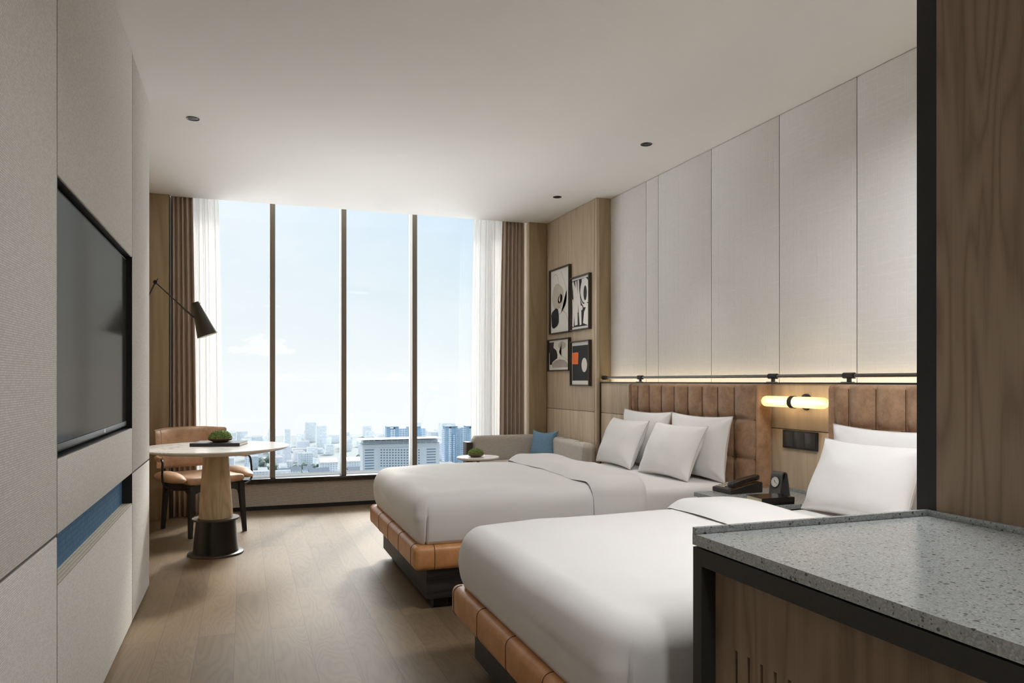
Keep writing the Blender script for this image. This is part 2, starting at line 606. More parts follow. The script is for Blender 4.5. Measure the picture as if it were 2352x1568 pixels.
# ---- left: TV wall with woven fabric panels
wl = st(MB().box(-.9, -.565, -2.8, 4.775, .02, ZC - .001).build('wall_left', M['black']))
for (y0, y1, z0, z1) in ((-2.79, 2.5185, .02, .744), (-2.79, 2.5185, .750, ZC - .004), (2.5245, 4.0805, .02, .598), (2.5245, 4.0805, .748, .969), (2.5245, 4.0805, 1.806, ZC - .004),
                         (4.0865, 4.785, .02, .744), (4.0865, 4.785, .750, ZC - .004)):
    bx('fabric_panel', M['wallfab'], wl, -.563, XL, y0, y1, z0, z1, .004, 2)
for y in (2.5215, 4.0835):
    for (z0, z1) in ((.02, ZC - .004),):
        bx('reveal_strip', M['black'], wl, -.5645, XL - .0004, y - .0028, y + .0028, z0, z1)
for (a, b) in ((-2.79, 2.5185), (4.0865, 4.784)):
    bx('reveal_strip', M['black'], wl, -.5645, XL - .0012, a, b, .7443, .7497)
bx('ledge_cover', M['ledgefab'], wl, -.564, XL + .001, 2.526, 4.079, .5985, .6015)
bx('niche_back', M['bluefab'], wl, -.5645, -.561, 2.53, 4.075, .602, .747)
bx('niche_end', M['black'], wl, -.5645, -.520, 4.0765, 4.0800, .602, .747)
MB().box(-.5645, -.522, 2.53, 4.078, .9695, .9705).box(-.5645, -.522, 2.53, 4.078, 1.804, 1.8055).box(-.5645, -.522, 4.078, 4.0800, .97, 1.805).build('recess_lining', M['black'], wl)
st(bx('baseboard_left', M['black'], None, -.9, -.53, -2.79, 4.775, 0, .019))
# recess behind the TV wall, oak lined
st(bx('wall_side_recess', M['oak'], None, -1.05, -.9, 4.776, 7.62, 0, ZC - .001))
st(bx('trim_1', M['oakcol'], None, -.899, -.613, 7.09, 7.62, 0, ZC - .001, .002))

bx('edge_strip', M['black'], bpy.data.objects['trim_1'], -.6128, -.6105, 7.10, 7.62, 0, ZC - .003)

# ---- right: oak panels by the window, pier
wr = st(MB().box(2.945, 3.3, 5.96, 7.62, 0, ZC - .001).build('wall_right', M['black']))
bx('oak_panel', M['oak'], wr, XW, 2.944, 5.99, 7.089, .9275, ZC - .003, .002)
bx('oak_panel', M['oak'], wr, XW, 2.944, 5.99, 7.089, .0, .9235, .002)
bx('corner_strip', M['oak'], wr, XW, 2.944, 5.945, 5.9855, 0, ZC - .003, .002)
bx('pier_end', M['oakcol'], wr, 2.9445, 3.06, 5.944, 5.959, 0, ZC - .003)
cr = st(bx('trim_2', M['oakcol'], None, 2.722, XW - .001, 7.09, 7.62, 0, ZC - .001, .002))
bx('edge_strip', plain('pale_edge', srgb(206, 190, 164), .6), cr, 2.7165, 2.7215, 7.088, 7.62, 0, ZC - .003)

# ---- bed wall: backing, textile panels, wainscot
wb = st(MB().box(3.072, 3.3, 1.43, 5.943, 0, ZC - .001).build('wall_bed', M['charcoal']))
ys = [5.942, 5.32, 5.131, 4.424, 3.724, 3.115, 2.41, 1.46]
for a, b in zip(ys, ys[1:]):
    bx('textile_panel', M['maze'], wb, XB, 3.071, b + .002, a - .002, 1.10, ZC - .004, .0015)
for y in ys[1:-1]:
    bx('reveal_strip', M['charcoal'], wb, XB + .0006, 3.0715, y - .0014, y + .0014, 1.10, ZC - .004)
ws = st(MB().box(2.972, 3.049, 1.50, 5.940, 0, 1.165).build('wall_wainscot', M['charcoal']))
for (a, b) in ((1.50, 3.716), (3.736, 5.928)):
    for (z0, z1) in ((.0, .920), (.924, 1.181)):
        bx('oak_panel', M['oak'], ws, XH, 2.971, a, b, z0, z1, .001)
for y in (3.726, 5.934):
    bx('metal_trim', M['black'], ws, XH - .004, 2.971, y - .0085, y + .0085, 0, 1.182)
bx('metal_cap', M['charcoal'], ws, XH - .006, 2.972, 1.50, 5.943, 1.1815, 1.1915, .001)
bx('led_strip', M['led'], ws, 2.992, 3.006, 1.55, 5.92, 1.1655, 1.1715)

# ---- partition on the right with the minibar wall
XR, YF = 1.658, 1.458
pr = st(MB().box(XR, XR + .12, -2.8, 1.4305, 0, ZC - .001).build('wall_partition', M['oakdark']))
MB().box(XR - .0005, XR + .12, 1.431, 1.489, 0, ZC - .001).build('metal_edge', M['black'], pr)
st(bx('wall_partition_return', M['oakdark'], None, XR + .121, 3.30, 1.36, 1.429, 0, ZC - .001))

# ---- window wall
st(bx('wall_window', M['benchfab'], None, -.612, 2.711, 7.34, 7.60, .036, .246))
st(bx('baseboard_window', M['black'], None, -.612, 2.711, 7.332, 7.60, 0, .035))
st(bx('trim_3', M['sillstone'], None, -.612, 2.711, 7.305, 7.68, .247, .291, .002))
mx = [-.46, .251, .912, 1.610, 2.42]
for i in range(5):
    w = st(MB().box(mx[i] - .023, mx[i] + .023, 7.402, 7.57, .291, 2.999).build('mullion' if False else 'trim_%d' % (4 + i), M['white']))
    bx('bronze_cap', M['mullion'], w, mx[i] - .0235, mx[i] + .0235, 7.396, 7.4015, .291, 2.999)
ex = [-.612] + mx + [2.711]
k = 0
for i in range(6):
    a = ex[i] + (.024 if i else .001)
    b = ex[i + 1] - (.024 if i < 5 else .001)
    k += 1
    st(bx('window_%d' % k, M['glass'], None, a, b, 7.520, 7.528, .292, 2.999))
st(bx('trim_9', M['mullion'], None, -1.05, 3.3, 7.621, 7.75, 2.96, 2.999))
st(MB().box(-1.05, -.613, 7.621, 7.75, 0, 2.96).box(2.712, 3.3, 7.621, 7.75, 0, 2.96).box(-.612, 2.711, 7.605, 7.75, -.12, .246).build('wall_facade', M['white']))


# ---- curtains
def curtain(name, label, mat, x0, x1, yc, amp, folds, z0, z1, flare=0.0, side=1, seed=0, tight=.8, lap=.25):
    rnd = random.Random(seed)
    n = folds * 10
    ph = [rnd.uniform(.65, 1.35) for _ in range(folds + 1)]
    am = [rnd.uniform(.7, 1.25) for _ in range(folds + 2)]
    tot = sum(ph[:folds])
    xs, ysn = [], []
    for f in range(folds):
        for q in range(10):
            t = (sum(ph[:f]) + ph[f] * q / 10) / tot
            a = am[f] * (1 - q / 10) + am[f + 1] * q / 10
            s = math.sin(2 * PI * q / 10)
            xs.append((t, lap * ph[f] / tot * math.sin(4 * PI * q / 10)))
            ysn.append(a * math.copysign(abs(s) ** .75, s))
    zs = lin(z0, z1, 14)

    def fn(i, j):
        z = zs[j]
        h = (z - z0) / (z1 - z0)
        wdt = 1 - (.10 * h ** 3)
        t, ex_ = xs[i]
        t2 = t + ex_
        if side > 0: x = x0 + (x1 - x0) * t2 * (wdt + flare * (1 - h) ** 2)
        else: x = x1 - (x1 - x0) * (1 - t2) * (wdt + flare * (1 - h) ** 2)
        A = amp * (tight + (1 - tight) * (1 - h)) * (1 if h < .96 else .8)
        return Vector((x, yc + A * ysn[i] + .004 * math.sin(3 * h + i), z))

    m = MB()
    m.grid(fn, len(xs), len(zs), mat)
    o = m.build(name, mat, None, smooth=True, angle=80, recalc=False)
    so = o.modifiers.new('thickness', 'SOLIDIFY')
    so.thickness = .003
    return tag(o, label, 'curtain')


curtain('drape', 'brown pleated drape hanging at the left end of the window beside the reading lamp', M['drape'], -.607, -.405, 7.185, .030, 5, .008, 2.95, .1, 1, 3)
curtain('drape', 'brown pleated drape hanging at the right end of the window behind the sofa', M['drape'], 2.445, 2.70, 7.185, .030, 6, .008, 2.95, .04, -1, 5)
curtain('sheer_curtain', 'white sheer curtain at the left of the window behind the lamp shade', M['sheer'], -.46, -.195, 7.272, .007, 9, .008, 2.95, .0, 1, 8, .9, 0)
curtain('sheer_curtain', 'white see-through sheer curtain at the right of the window above the sofa', M['sheer'], 2.165, 2.50, 7.272, .007, 11, .008, 2.95, .0, -1, 9, .9, 0)

# ---- ceiling downlights
DL = [((-.297, 4.987), 'small black ceiling downlight above the round table near the TV wall'),
      ((2.575, 4.49), 'small black ceiling downlight above the far bed'),
      ((2.58, 6.038), 'small black ceiling downlight above the sofa by the framed pictures')]


def downlight(x, y, label, group=None):
    t = thing('downlight', label, 'ceiling light', (x, y, ZC), 0, group)
    MB().lathe([(.029, .018), (.031, -.0005), (.038, -.004), (.038, -.0012), (.030, .020)], 28, cap=False).build('trim_ring', M['charcoal'], t, smooth=True)
    MB().lathe([(.0295, -.001), (.022, -.0014), (.001, -.0014)], 24, cap=True).build('baffle', M['black'], t)
    MB().lathe([(.009, -.0016), (.009, -.0026)], 16, cap=True).build('lens', M['phone'], t)
    return t


for (p, lb) in DL: downlight(p[0], p[1], lb)
# ================================================================== TELEVISION
t = thing('television', 'black flat television recessed in the woven fabric wall', 'television', (-.5635, 3.30, 1.386))
MB().box(0, .022, -.775, .765, -.405, .408, .003).build('housing', M['black'], t, smooth=True)
bx('screen', M['screen'], t, .0222, .0240, -.766, .757, -.378, .399)
bx('lower_bezel', M['bezel'], t, .0222, .0252, -.766, .757, -.400, -.380, .001)
tag(bx('badge', plain('silver_badge', (.75, .75, .75), .4), t, .0253, .0262, .135, .165, -.397, -.383), 'small silver badge')

# ================================================================== READING LAMP
lamp = thing('swing_arm_lamp', 'dark bronze swing-arm reading lamp with cone shade beside the left drape', 'wall lamp', (-.8995, 5.74, 1.30))
L0 = Vector((-.8995, 5.74, 1.30))
MB().lathe([(.05, 0), (.05, .02), (.046, .024)], 28).build('wall_plate', M['bronze'], lamp, smooth=True, rot=(0, R(90), 0))
J = Vector((-.582, 5.74, 1.886)) - L0
MB().tube([(.02, 0, 0), (.06, 0, 0), J + Vector((0, 0, 0))], .0055, 10).build('lower_arm', M['bronze'], lamp, smooth=True)
MB().tube([J - Vector((0, .014, 0)), J + Vector((0, .014, 0))], .0135, 16).tube([J, J + Vector((.018, -.012, .024))], .003, 8).build('elbow_joint', M['black'], lamp, smooth=True)
A1 = Vector((-.336, 5.74, 1.648)) - L0
MB().tube([J, J * .3 + A1 * .7], .0048, 10).tube([J * .3 + A1 * .7, A1], .0065, 10).build('upper_arm', M['bronze'], lamp, smooth=True)
top = Vector((-.327, 5.74, 1.755)) - L0
bot = Vector((-.2445, 5.74, 1.523)) - L0
ax = (bot - top).normalized()
ux = Vector((ax.z, 0, -ax.x)).normalized()
uy = Vector((0, 1, 0))
m = MB()


def shade(i, j, dr=0):
    rr = [.0, .022, .024, .072, .071, .0225, .0]
    hh = [.002, 0, .0, 1, 1, .01, .012]
    a = 2 * PI * i / 40
    cut = bot.z
    p = top + (bot - top) * hh[j] + rr[j] * (math.cos(a) * ux + math.sin(a) * uy)
    return p


m.grid(lambda i, j: shade(i, j), 40, 4, closeu=True)
tag(m.build('shade', M['bronze'], lamp, smooth=True, recalc=False), None)
m = MB()
m.grid(lambda i, j: shade(i, j + 3), 40, 4, closeu=True)
m.build('shade_lining', M['lampwhite'], lamp, smooth=True, recalc=False)
MB().tube([A1, A1 + Vector((.016, 0, .004))], .008, 12).tube([top + (bot - top) * .05 - ux * .03, A1 + Vector((.012, 0, 0)), top + (bot - top) * .62 - ux * .052], .003, 8).build('shade_bracket', M['black'], lamp, smooth=True)

# ================================================================== ROUND TABLE
tb = thing('pedestal_table', 'round white marble table on an oak and bronze pedestal', 'table', (-.186, 5.605, 0))
MB().lathe([(.0, .690), (.16, .690), (.34, .702), (.455, .722), (.488, .735), (.491, .739), (.489, .744), (.0, .745)], 72, cap=False).build('tabletop', M['marble'], tb, smooth=True, angle=50)
MB().lathe([(.0, .252), (.112, .252), (.110, .30), (.083, .689), (.0, .689)], 56, cap=False).build('column', M['tabwood'], tb, smooth=True, angle=50)
MB().lathe([(.0, .240), (.155, .240), (.156, .2455), (.155, .251), (.0, .251)], 56, cap=False).build('collar', M['bronze'], tb, smooth=True, angle=50)
MB().lathe([(.0, .015), (.150, .015), (.129, .239), (.0, .239)], 56, cap=False).build('base_cone', plain('brushed_bronze', (.05, .048, .046), .28, .85, .5), tb, smooth=True, angle=50)
MB().lathe([(.0, .0), (.183, .0), (.184, .010), (.180, .0145), (.0, .0145)], 64, cap=False).build('base_plate', M['bronze'], tb, smooth=True, angle=50)


def book(name, label, x, y, z, rz, w, d, h, cover, pages, cv=.003, group=None):
    t = thing(name, label, 'book', (x, y, z), rz, group)
    MB().box(-w / 2, w / 2, -d / 2, d / 2, 0, cv, .0008).box(-w / 2, w / 2, -d / 2, d / 2, h - cv, h, .0008).box(-w / 2, w / 2, -d / 2, -d / 2 + cv, cv, h - cv).build('cover', cover, t)
    bx('pages', pages, t, -w / 2 + .003, w / 2 - .003, -d / 2 + cv + .0003, d / 2 - .004, cv + .0002, h - cv - .0002)
    return t


book('coffee_table_book', 'large dark-covered book lying flat on the round marble table', -.165, 5.70, .7453, R(-13.6), .335, .24, .023, plain('dark_book_cover', (.028, .027, .026), .35), M['paper'])


def moss_bowl(x, y, z, label, r=.084, h=.058):
    t = thing('moss_bowl', label, 'plant', (x, y, z))
    MB().lathe([(.0, 0), (r * .55, 0), (r * .9, .012), (r, .024), (r * .96, .028), (r * .85, .020), (.0, .016)], 36, cap=False).build('bowl', M['bowl'], t, smooth=True)
    m = MB()
    rn = random.Random(int(x * 1000))
    rm = r * .93

    def dome(i, j):
        a = 2 * PI * i / 30
        q = j / 8
        rr = rm * math.cos(q * PI / 2)
        zz = .021 + h * math.sin(q * PI / 2)
        nn = noise.noise(Vector((math.cos(a) * rr * 60, math.sin(a) * rr * 60, zz * 60))) * .004
        return Vector((math.cos(a) * (rr + nn), math.sin(a) * (rr + nn), zz + nn))

    m.grid(dome, 30, 9, closeu=True)
    for k in range(520):
        a = rn.uniform(0, 2 * PI)
        q = math.asin(rn.uniform(.04, 1)) / (PI / 2)
        rr = rm * math.cos(q * PI / 2)
        c = Vector((math.cos(a) * rr, math.sin(a) * rr, .021 + h * math.sin(q * PI / 2)))
        tb_ = bmesh.new()
        bmesh.ops.create_icosphere(tb_, subdivisions=1, radius=rn.uniform(.0030, .0062), matrix=Matrix.Translation(c) @ Matrix.Diagonal((1, 1, rn.uniform(.7, 1.3), 1)))
        m._merge(tb_)
    m.build('moss', M['moss'], t, smooth=True, angle=80)
    return t


moss_bowl(-.160, 5.705, .7685, 'green moss mound in a brown bowl on the book on the round table')

# ================================================================== DINING CHAIR
ch = thing('dining_chair', 'tan leather dining chair with black frame behind the round table', 'chair', (-.31, 6.53, 0), R(25))


def leg(x, y, sx, sy, name='leg'):
    m = MB()

    def fn(i, j):
        z = [0, .2, .36, .395][i]
        s = [.014, .018, .021, .021][i]
        ox = sx * (1 - z / .395) * .02
        oy = sy * (1 - z / .395) * .03
        q = [(-1, -1), (1, -1), (1, 1), (-1, 1)][j]
        return Vector((x + ox + q[0] * s, y + oy + q[1] * s * 1.15, z))

    V = m.grid(fn, 4, 4, closev=True)
    m.cap(V[0]); m.cap(V[-1])
    o = m.build(name, M['blackwoodz'], ch)
    bvl = o.modifiers.new('bev', 'BEVEL'); bvl.width = .004; bvl.segments = 2
    return o


leg(-.195, -.25, -1, -1); leg(.195, -.25, 1, -1); leg(-.195, .25, -1, 1); leg(.195, .25, 1, 1)
m = MB()


def apron(p, q, drop):
    """rail with arched underside between two legs"""
    p, q = Vector(p), Vector(q)
    d = (q - p)
    n = Vector((-d.y, d.x, 0)).normalized() * .012
    top_, low = [], []
    for k in range(13):
        s = k / 12
        e = max(0, 1 - min(s, 1 - s) / .18)
        top_.append(p + d * s + Vector((0, 0, .395)))
        low.append(p + d * s + Vector((0, 0, .345 - drop * e ** 2)))
    m.prism([v - n for v in low] + [v - n for v in reversed(top_)], n * 2)


apron((-.195, -.25, 0), (-.195, .25, 0), .07); apron((.195, -.25, 0), (.195, .25, 0), .07)
apron((-.195, -.25, 0), (.195, -.25, 0), .04); apron((-.195, .25, 0), (.195, .25, 0), .04)
m.build('seat_frame', M['blackwoodz'], ch)
# rear uprights carrying the back
for sx in (-1, 1):
    MB().tube([(sx * .195, .262, .30), (sx * .20, .285, .45), (sx * .205, .305, .60)], .012, 10).build('back_post', M['black'], ch, smooth=True)


def cushion_bm(hx, hy, z0, z1, r, ny=14, wob=.004, dome=.012):
    t_ = rbox_pts(rlist(-hx, hx, r, 14), rlist(-hy, hy, r, ny), rlist(z0, z1, min(r, (z1 - z0) / 2 - .001), 2), min(r, (z1 - z0) / 2 - .001))
    for v in t_.verts:
        if v.co.z > (z0 + z1) / 2:
            v.co.z += dome * (1 - (v.co.x / hx) ** 2) * (1 - (v.co.y / hy) ** 2)
        v.co += Vector((0, 0, wob * noise.noise(v.co * 9)))
    return t_


m = MB(); m._merge(cushion_bm(.225, .275, .397, .455, .028)); m.build('seat', M['chairleather'], ch, smooth=True, angle=60)
for sx in (-1, 1):
    m = MB()

    def bol(i, j, sx=sx):
        s = i / 20
        y = -.285 + .54 * s
        prof = max(.02, math.sin(PI * min(1, max(0, .02 + s * .96))) ** .55)
        a = 2 * PI * j / 20
        return Vector((sx * (.265 + .012 * math.sin(PI * s)) + .075 * prof * math.cos(a), y, .440 + .012 * math.sin(PI * s) + .043 * prof * math.sin(a)))

    V = m.grid(bol, 21, 20, closev=True)
    m.cap(V[0]); m.cap(V[-1])
    m.build('side_bolster', M['chairleather'], ch, smooth=True, angle=70)
# back: curved band with forward wings
m = MB()
NB = 40


def backp(i, j, off):
    s = -1 + 2 * i / NB
    w = abs(s)
    x = .29 * s - .01
    y = .315 - .13 * max(0, w - .35) ** 1.6 / (.65 ** 1.6)
    z0, z1 = .485 + .02 * w ** 4, .800 + .012 * (1 - w ** 2)
    q = j / 10
    z = z0 + (z1 - z0) * q
    yy = y + .03 * (q - .3) + off * (.024 * math.sqrt(max(0, 1 - (2 * q - 1) ** 6)) * math.sqrt(max(.0, 1 - w ** 12)) + .001)
    return Vector((x, yy, z))


V1 = m.grid(lambda i, j: backp(i, j, -1), NB + 1, 11)
V2 = m.grid(lambda i, j: backp(i, j, 1), NB + 1, 11)
for i in range(NB):
    m.cap([V1[i][0], V1[i + 1][0], V2[i + 1][0], V2[i][0]]); m.cap([V1[i][10], V1[i + 1][10], V2[i + 1][10], V2[i][10]])
for j in range(10):
    for e in (0, NB): m.cap([V1[e][j], V1[e][j + 1], V2[e][j + 1], V2[e][j]])
bk = m.build('backrest', M['chairleather'], ch, smooth=True, angle=75)
m = MB()
edge = [backp(i, 10, -1) for i in range(NB + 1)]
m.tube([p + Vector((0, .02, .002)) for p in edge], .004, 8)
for s in (4, NB - 4):
    m.tube([backp(s, j, -1) - Vector((0, .001, 0)) for j in range(11)], .0025, 6)
m.build('welt', M['chairleather'], bk, smooth=True)
for sx in (-1, 1):
    pts = [(sx * .285, .215, .585), (sx * .325, .08, .588), (sx * .340, -.04, .588)]
    MB().tube(pts, .020, 14).build('arm_wrap', M['chairleather'], ch, smooth=True, angle=60)
    cv = [(sx * .340, -.035, .588), (sx * .344, -.065, .586), (sx * .349, -.088, .572), (sx * .353, -.098, .545), (sx * .357, -.102, .48), (sx * .357, -.106, .435), (sx * .350, -.118, .400), (sx * .325, -.14, .378), (sx * .28, -.17, .366), (sx * .2, -.2, .364)]
    MB().tube(cv, .0085, 10).build('arm_rod', M['black'], ch, smooth=True)

# ================================================================== SOFA, CUSHION, SIDE TABLE
sf = thing('corner_sofa', 'grey boucle corner sofa with low wraparound back below the window', 'sofa', (2.4, 6.6, 0))
SO = Vector((2.4, 6.6, 0))
path = [Vector((2.075, 6.975, 0)), Vector((2.30, 6.977, 0)), Vector((2.55, 6.977, 0))]
for k in range(1, 7):
    a = PI / 2 * k / 6
    path.append(Vector((2.66 + .155 * math.sin(a), 6.822 + .155 * math.cos(a), 0)))
path += [Vector((2.818, 6.6, 0)), Vector((2.818, 6.3, 0)), Vector((2.818, 6.05, 0)), Vector((2.818, 5.865, 0))]
dense = []
for a, b in zip(path, path[1:]):
    n = max(1, int((b - a).length / .03))
    for q in range(n): dense.append(a.lerp(b, q / n))
dense.append(path[-1])
ln = len(dense)
m = MB()
hw, zt, zb = .062, .668, .16


def sec(i, j):
    """rounded section of the back cushion, shrinking at both ends"""
    p = dense[i]
    tn = (dense[min(i + 1, ln - 1)] - dense[max(i - 1, 0)]).normalized()
    nn = Vector((-tn.y, tn.x, 0))
    dl = sum((dense[k + 1] - dense[k]).length for k in range(min(i, ln - 1 - i))) if i < ln / 2 else sum((dense[k + 1] - dense[k]).length for k in range(i, ln - 1))
    r = .042
    e = min(dl, r)
    sh = r - math.sqrt(max(0, r * r - (r - e) ** 2))
    w = hw - sh
    t_ = zt - sh - .012 * max(0, (i / ln - .62)) / .38
    b_ = zb + sh
    rr = min(r, w)
    a = 2 * PI * j / 28
    cx, cz = math.cos(a), math.sin(a)
    ox = math.copysign(1, cx) * (w - rr) + rr * cx if abs(cx) > 1e-6 else 0
    oz = (t_ - rr if cz >= 0 else b_ + rr) + rr * cz
    return p + nn * ox + Vector((0, 0, oz)) - SO


V = m.grid(sec, ln, 28, closev=True)
m.cap(V[0]); m.cap(V[-1])
m.build('back_cushion', M['sofafab'], sf, smooth=True, angle=70)
m = MB(); m._merge(rbox_pts(rlist(2.075, 2.752, .04, 14), rlist(5.90, 6.908, .04, 20), rlist(.20, .435, .04, 3), .04), M=Matrix.Translation(-SO)); m.build('seat_cushion', M['sofafab'], sf, smooth=True, angle=60)
bx('plinth', M['blackwoodz'], sf, 2.10 - 2.4, 2.74 - 2.4, 5.95 - 6.6, 6.9 - 6.6, .10, .199, .004)
tag(bx('end_panel', M['brownleather'] if False else plain('dark_brown_leather', srgb(58, 44, 36), .5), sf, 2.005 - 2.4, 2.068 - 2.4, 6.90 - 6.6, 7.03 - 6.6, .16, .612, .006), 'dark brown end panel')
for (x, y) in ((2.15, 6.02), (2.69, 6.02), (2.15, 6.85), (2.69, 6.85)):
    MB().lathe([(.012, 0), (.016, .099)], 14).build('leg', M['black'], sf, smooth=True, loc=(x - 2.4, y - 6.6, 0))


def pillow_mesh(W, H, T, seed=0, pinch=.06, wr=.0055, n=36, ear=.02):
    """soft pillow: local x = width, z = height, y = thickness"""
    sd = Vector((seed * 3.1, seed * 1.7, seed))

    def co(a, b, s):
        x = a * W / 2 * (1 - pinch * (1 - b * b) * abs(a) ** 3)
        z = b * H / 2 * (1 - pinch * (1 - a * a) * abs(b) ** 3)
        th = (max(0, 1 - abs(a) ** 2.4) * max(0, 1 - abs(b) ** 2.4)) ** .52
        c = abs(a * b) ** 6
        wv = noise.noise(Vector((x * 9, z * 9, s)) + sd) * wr * 1.6 + noise.noise(Vector((x * 26, z * 18, s)) + sd) * wr * .6 * (abs(a) ** 2 + abs(b) ** 2) / 2
        # creases radiating from the corners
        rad = math.sin(8 * math.atan2(1.05 - abs(b), 1.05 - abs(a) + 1e-4)) * wr * 1.1 * (abs(a) * abs(b)) ** 1.6
        return Vector((x, s * (T / 2 * th + (wv + rad) * min(1, th * 3)), z + .0 * c))

    m = MB()
    g = [math.sin(PI / 2 * (-1 + 2 * i / n)) for i in range(n + 1)]
    F = m.grid(lambda i, j: co(g[i], g[j], -1), n + 1, n + 1)
    B = m.grid(lambda i, j: co(g[i], g[j], 1), n + 1, n + 1)
    bmesh.ops.remove_doubles(m.bm, verts=list(m.bm.verts), dist=1e-5)
    rim = [co(g[i], -1, 1) for i in range(n)] + [co(1, g[j], 1) for j in range(n)] + [co(g[n - i], 1, 1) for i in range(n)] + [co(-1, g[n - j], 1) for j in range(n)]
    return m, rim


def pillow(name, label, cat, loc, W, H, T, lean, yaw, roll, mat, pmat, seed, group=None, pr=.0035, pinch=.085):
    """stands on its lower edge at loc; faces local -y"""
    t = thing(name, label, cat, loc, 0, group)
    t.rotation_euler = (lean, roll, yaw)
    t.rotation_mode = 'XYZ'
    m, rim = pillow_mesh(W, H, T, seed, pinch)
    for v in m.bm.verts: v.co.z += H / 2
    o = m.build('cover', mat, t, smooth=True, angle=120)
    if pmat:
        MB().tube([p + Vector((0, 0, H / 2)) for p in rim], pr, 6, closed=True).build('piping', pmat, t, smooth=True)
    return t


pillow('cushion', 'blue textured cushion standing in the corner of the grey sofa', 'cushion', (2.665, 6.64, .438), .30, .30, .13, R(-16), R(-58), R(0), M['bluecush'], None, 4, pinch=.2)

stb = thing('side_table', 'small round white-topped side table beside the sofa beyond the far bed', 'table', (1.862, 6.06, 0))
MB().lathe([(.0, .535), (.150, .535), (.178, .545), (.182, .553), (.178, .560), (.0, .560)], 56, cap=False).build('tabletop', M['marble'], stb, smooth=True, angle=50)
MB().lathe([(.013, .012), (.013, .534)], 16).build('stem', M['black'], stb, smooth=True)
MB().lathe([(.0, 0), (.14, 0), (.14, .009), (.0, .012)], 40, cap=False).build('base', M['black'], stb, smooth=True)
moss_bowl(1.842, 6.06, .5605, 'green moss mound in a brown dish on the small white side table', .070, .046)

# ================================================================== BEDS
BX0, BX1, BY0, BY1 = .814, 2.835, 3.75, 5.195


def make_bed(label):
    t = thing('bed_base', label, 'bed', (1.82, 4.4725, 0))
    O = Vector((1.82, 4.4725, 0))
    m = MB(); m._merge(rbox_pts(rlist(BX0, BX1, .030, 20), rlist(BY0, BY1, .030, 14), rlist(.226, .352, .030, 2), .030), M=Matrix.Translation(-O))
    fr = m.build('leather_frame', M['tan'], t, smooth=True, angle=60)
    r = .030

    def strap(p):
        return MB().tube(p, .0022, 6).build('seam', M['seam'], fr, smooth=True)

    def prof(x, s):
        pts = [(x + s * .035, .3525)]
        for k in range(7):
            a = PI / 2 * k / 6
            pts.append((x + s * (r - r * math.sin(a)), .352 - r + r * math.cos(a)))
        for k in range(7):
            a = PI / 2 * k / 6
            pts.append((x + s * (r - r * math.cos(a)), .226 + r - r * math.sin(a)))
        return pts

    for y in (3.843, 4.170, 4.494, 4.819, 5.146):
        strap([Vector((a, y, z)) - O for a, z in prof(BX0, 1)])
    for x in (.921, 1.246, 1.571, 1.896, 2.221, 2.546):
        strap([Vector((x, a, z)) - O for a, z in prof(BY0, 1)])
        strap([Vector((x, a, z)) - O for a, z in prof(BY1, -1)])
    bx('plinth', M['blackwood'], t, .895 - O.x, 2.80 - O.x, 3.83 - O.y, 5.115 - O.y, .059, .2255, .002)
    for (x, y) in ((.985, 3.92), (2.72, 3.92), (.985, 5.025), (2.72, 5.025)):
        bx('leg', M['black'], t, x - .04 - O.x, x + .04 - O.x, y - .04 - O.y, y + .04 - O.y, 0, .0588)
    return t


def make_mattress(label):
    O = Vector((1.82, 4.4725, .3525))
    m = MB()
    b = rbox_pts(rlist(.885, 2.828, .05, 30), rlist(3.805, 5.14, .05, 24), rlist(.3527, .578, .05, 4), .05)
    for v in b.verts:
        q = noise.noise(v.co * 6) * .004
        if v.co.z > .4: v.co.z += q
    m._merge(b, M=Matrix.Translation(-O))
    o = m.build('mattress', M['linen'], None, smooth=True, angle=70, loc=O)
    return tag(o, label, 'mattress')


def bed_shell(x0, x1, y0, y1, z0, z1, r, wob, nx, extra=None, top=None):
    """open-bottomed soft shell over the mattress; returns bmesh"""
    xs = rlist(x0, x1, r, nx)
    if extra: xs = sorted(set(xs + extra))
    ys_ = rlist(y0, y1, r, 44)
    zs_ = [z0] + lin(z0 + .02, z1 - r, 8) + [z1 - r * math.cos(PI / 2 * k / 6) * 1 for k in range(1, 7)]
    zs_ = sorted(set([z0] + lin(z0 + .02, z1 - r, 8) + [z1 - r + r * math.sin(PI / 2 * k / 6) for k in range(1, 7)]))
    t_ = bmesh.new()
    cache = {}

    def vert(x, y, z):
        k = (round(x, 5), round(y, 5), round(z, 5))
        if k not in cache:
            q = Vector((min(max(x, x0 + r), x1 - r), min(max(y, y0 + r), y1 - r), min(z, z1 - r)))
            if z < z1 - r:
                rc = r * .8
                q = Vector((min(max(x, x0 + rc), x1 - rc), min(max(y, y0 + rc), y1 - rc), z))
                d = Vector((x, y, z)) - q
                p = q + (d.normalized() * rc if d.length > 1e-7 else d)
                p = p if d.length > 1e-7 else Vector((x, y, z))
            else:
                d = Vector((x, y, z)) - q
                p = q + d.normalized() * r if d.length > 1e-7 else Vector((x, y, z))
            cache[k] = t_.verts.new(p)
        return cache[k]

    def quad(A, B, fx):
        for i in range(len(A) - 1):
            for j in range(len(B) - 1):
                vs = [fx(A[i], B[j]), fx(A[i + 1], B[j]), fx(A[i + 1], B[j + 1]), fx(A[i], B[j + 1])]
                if len(set(vs)) == 4: t_.faces.new(vs)

    quad(xs, ys_, lambda a, b: vert(a, b, z1))
    for y in (y0, y1): quad(xs, zs_, lambda a, b, y=y: vert(a, y, b))
    for x in (x0, x1): quad(ys_, zs_, lambda a, b, x=x: vert(x, a, b))
    bmesh.ops.recalc_face_normals(t_, faces=list(t_.faces))
    for v in t_.verts: wob(v)
    return t_


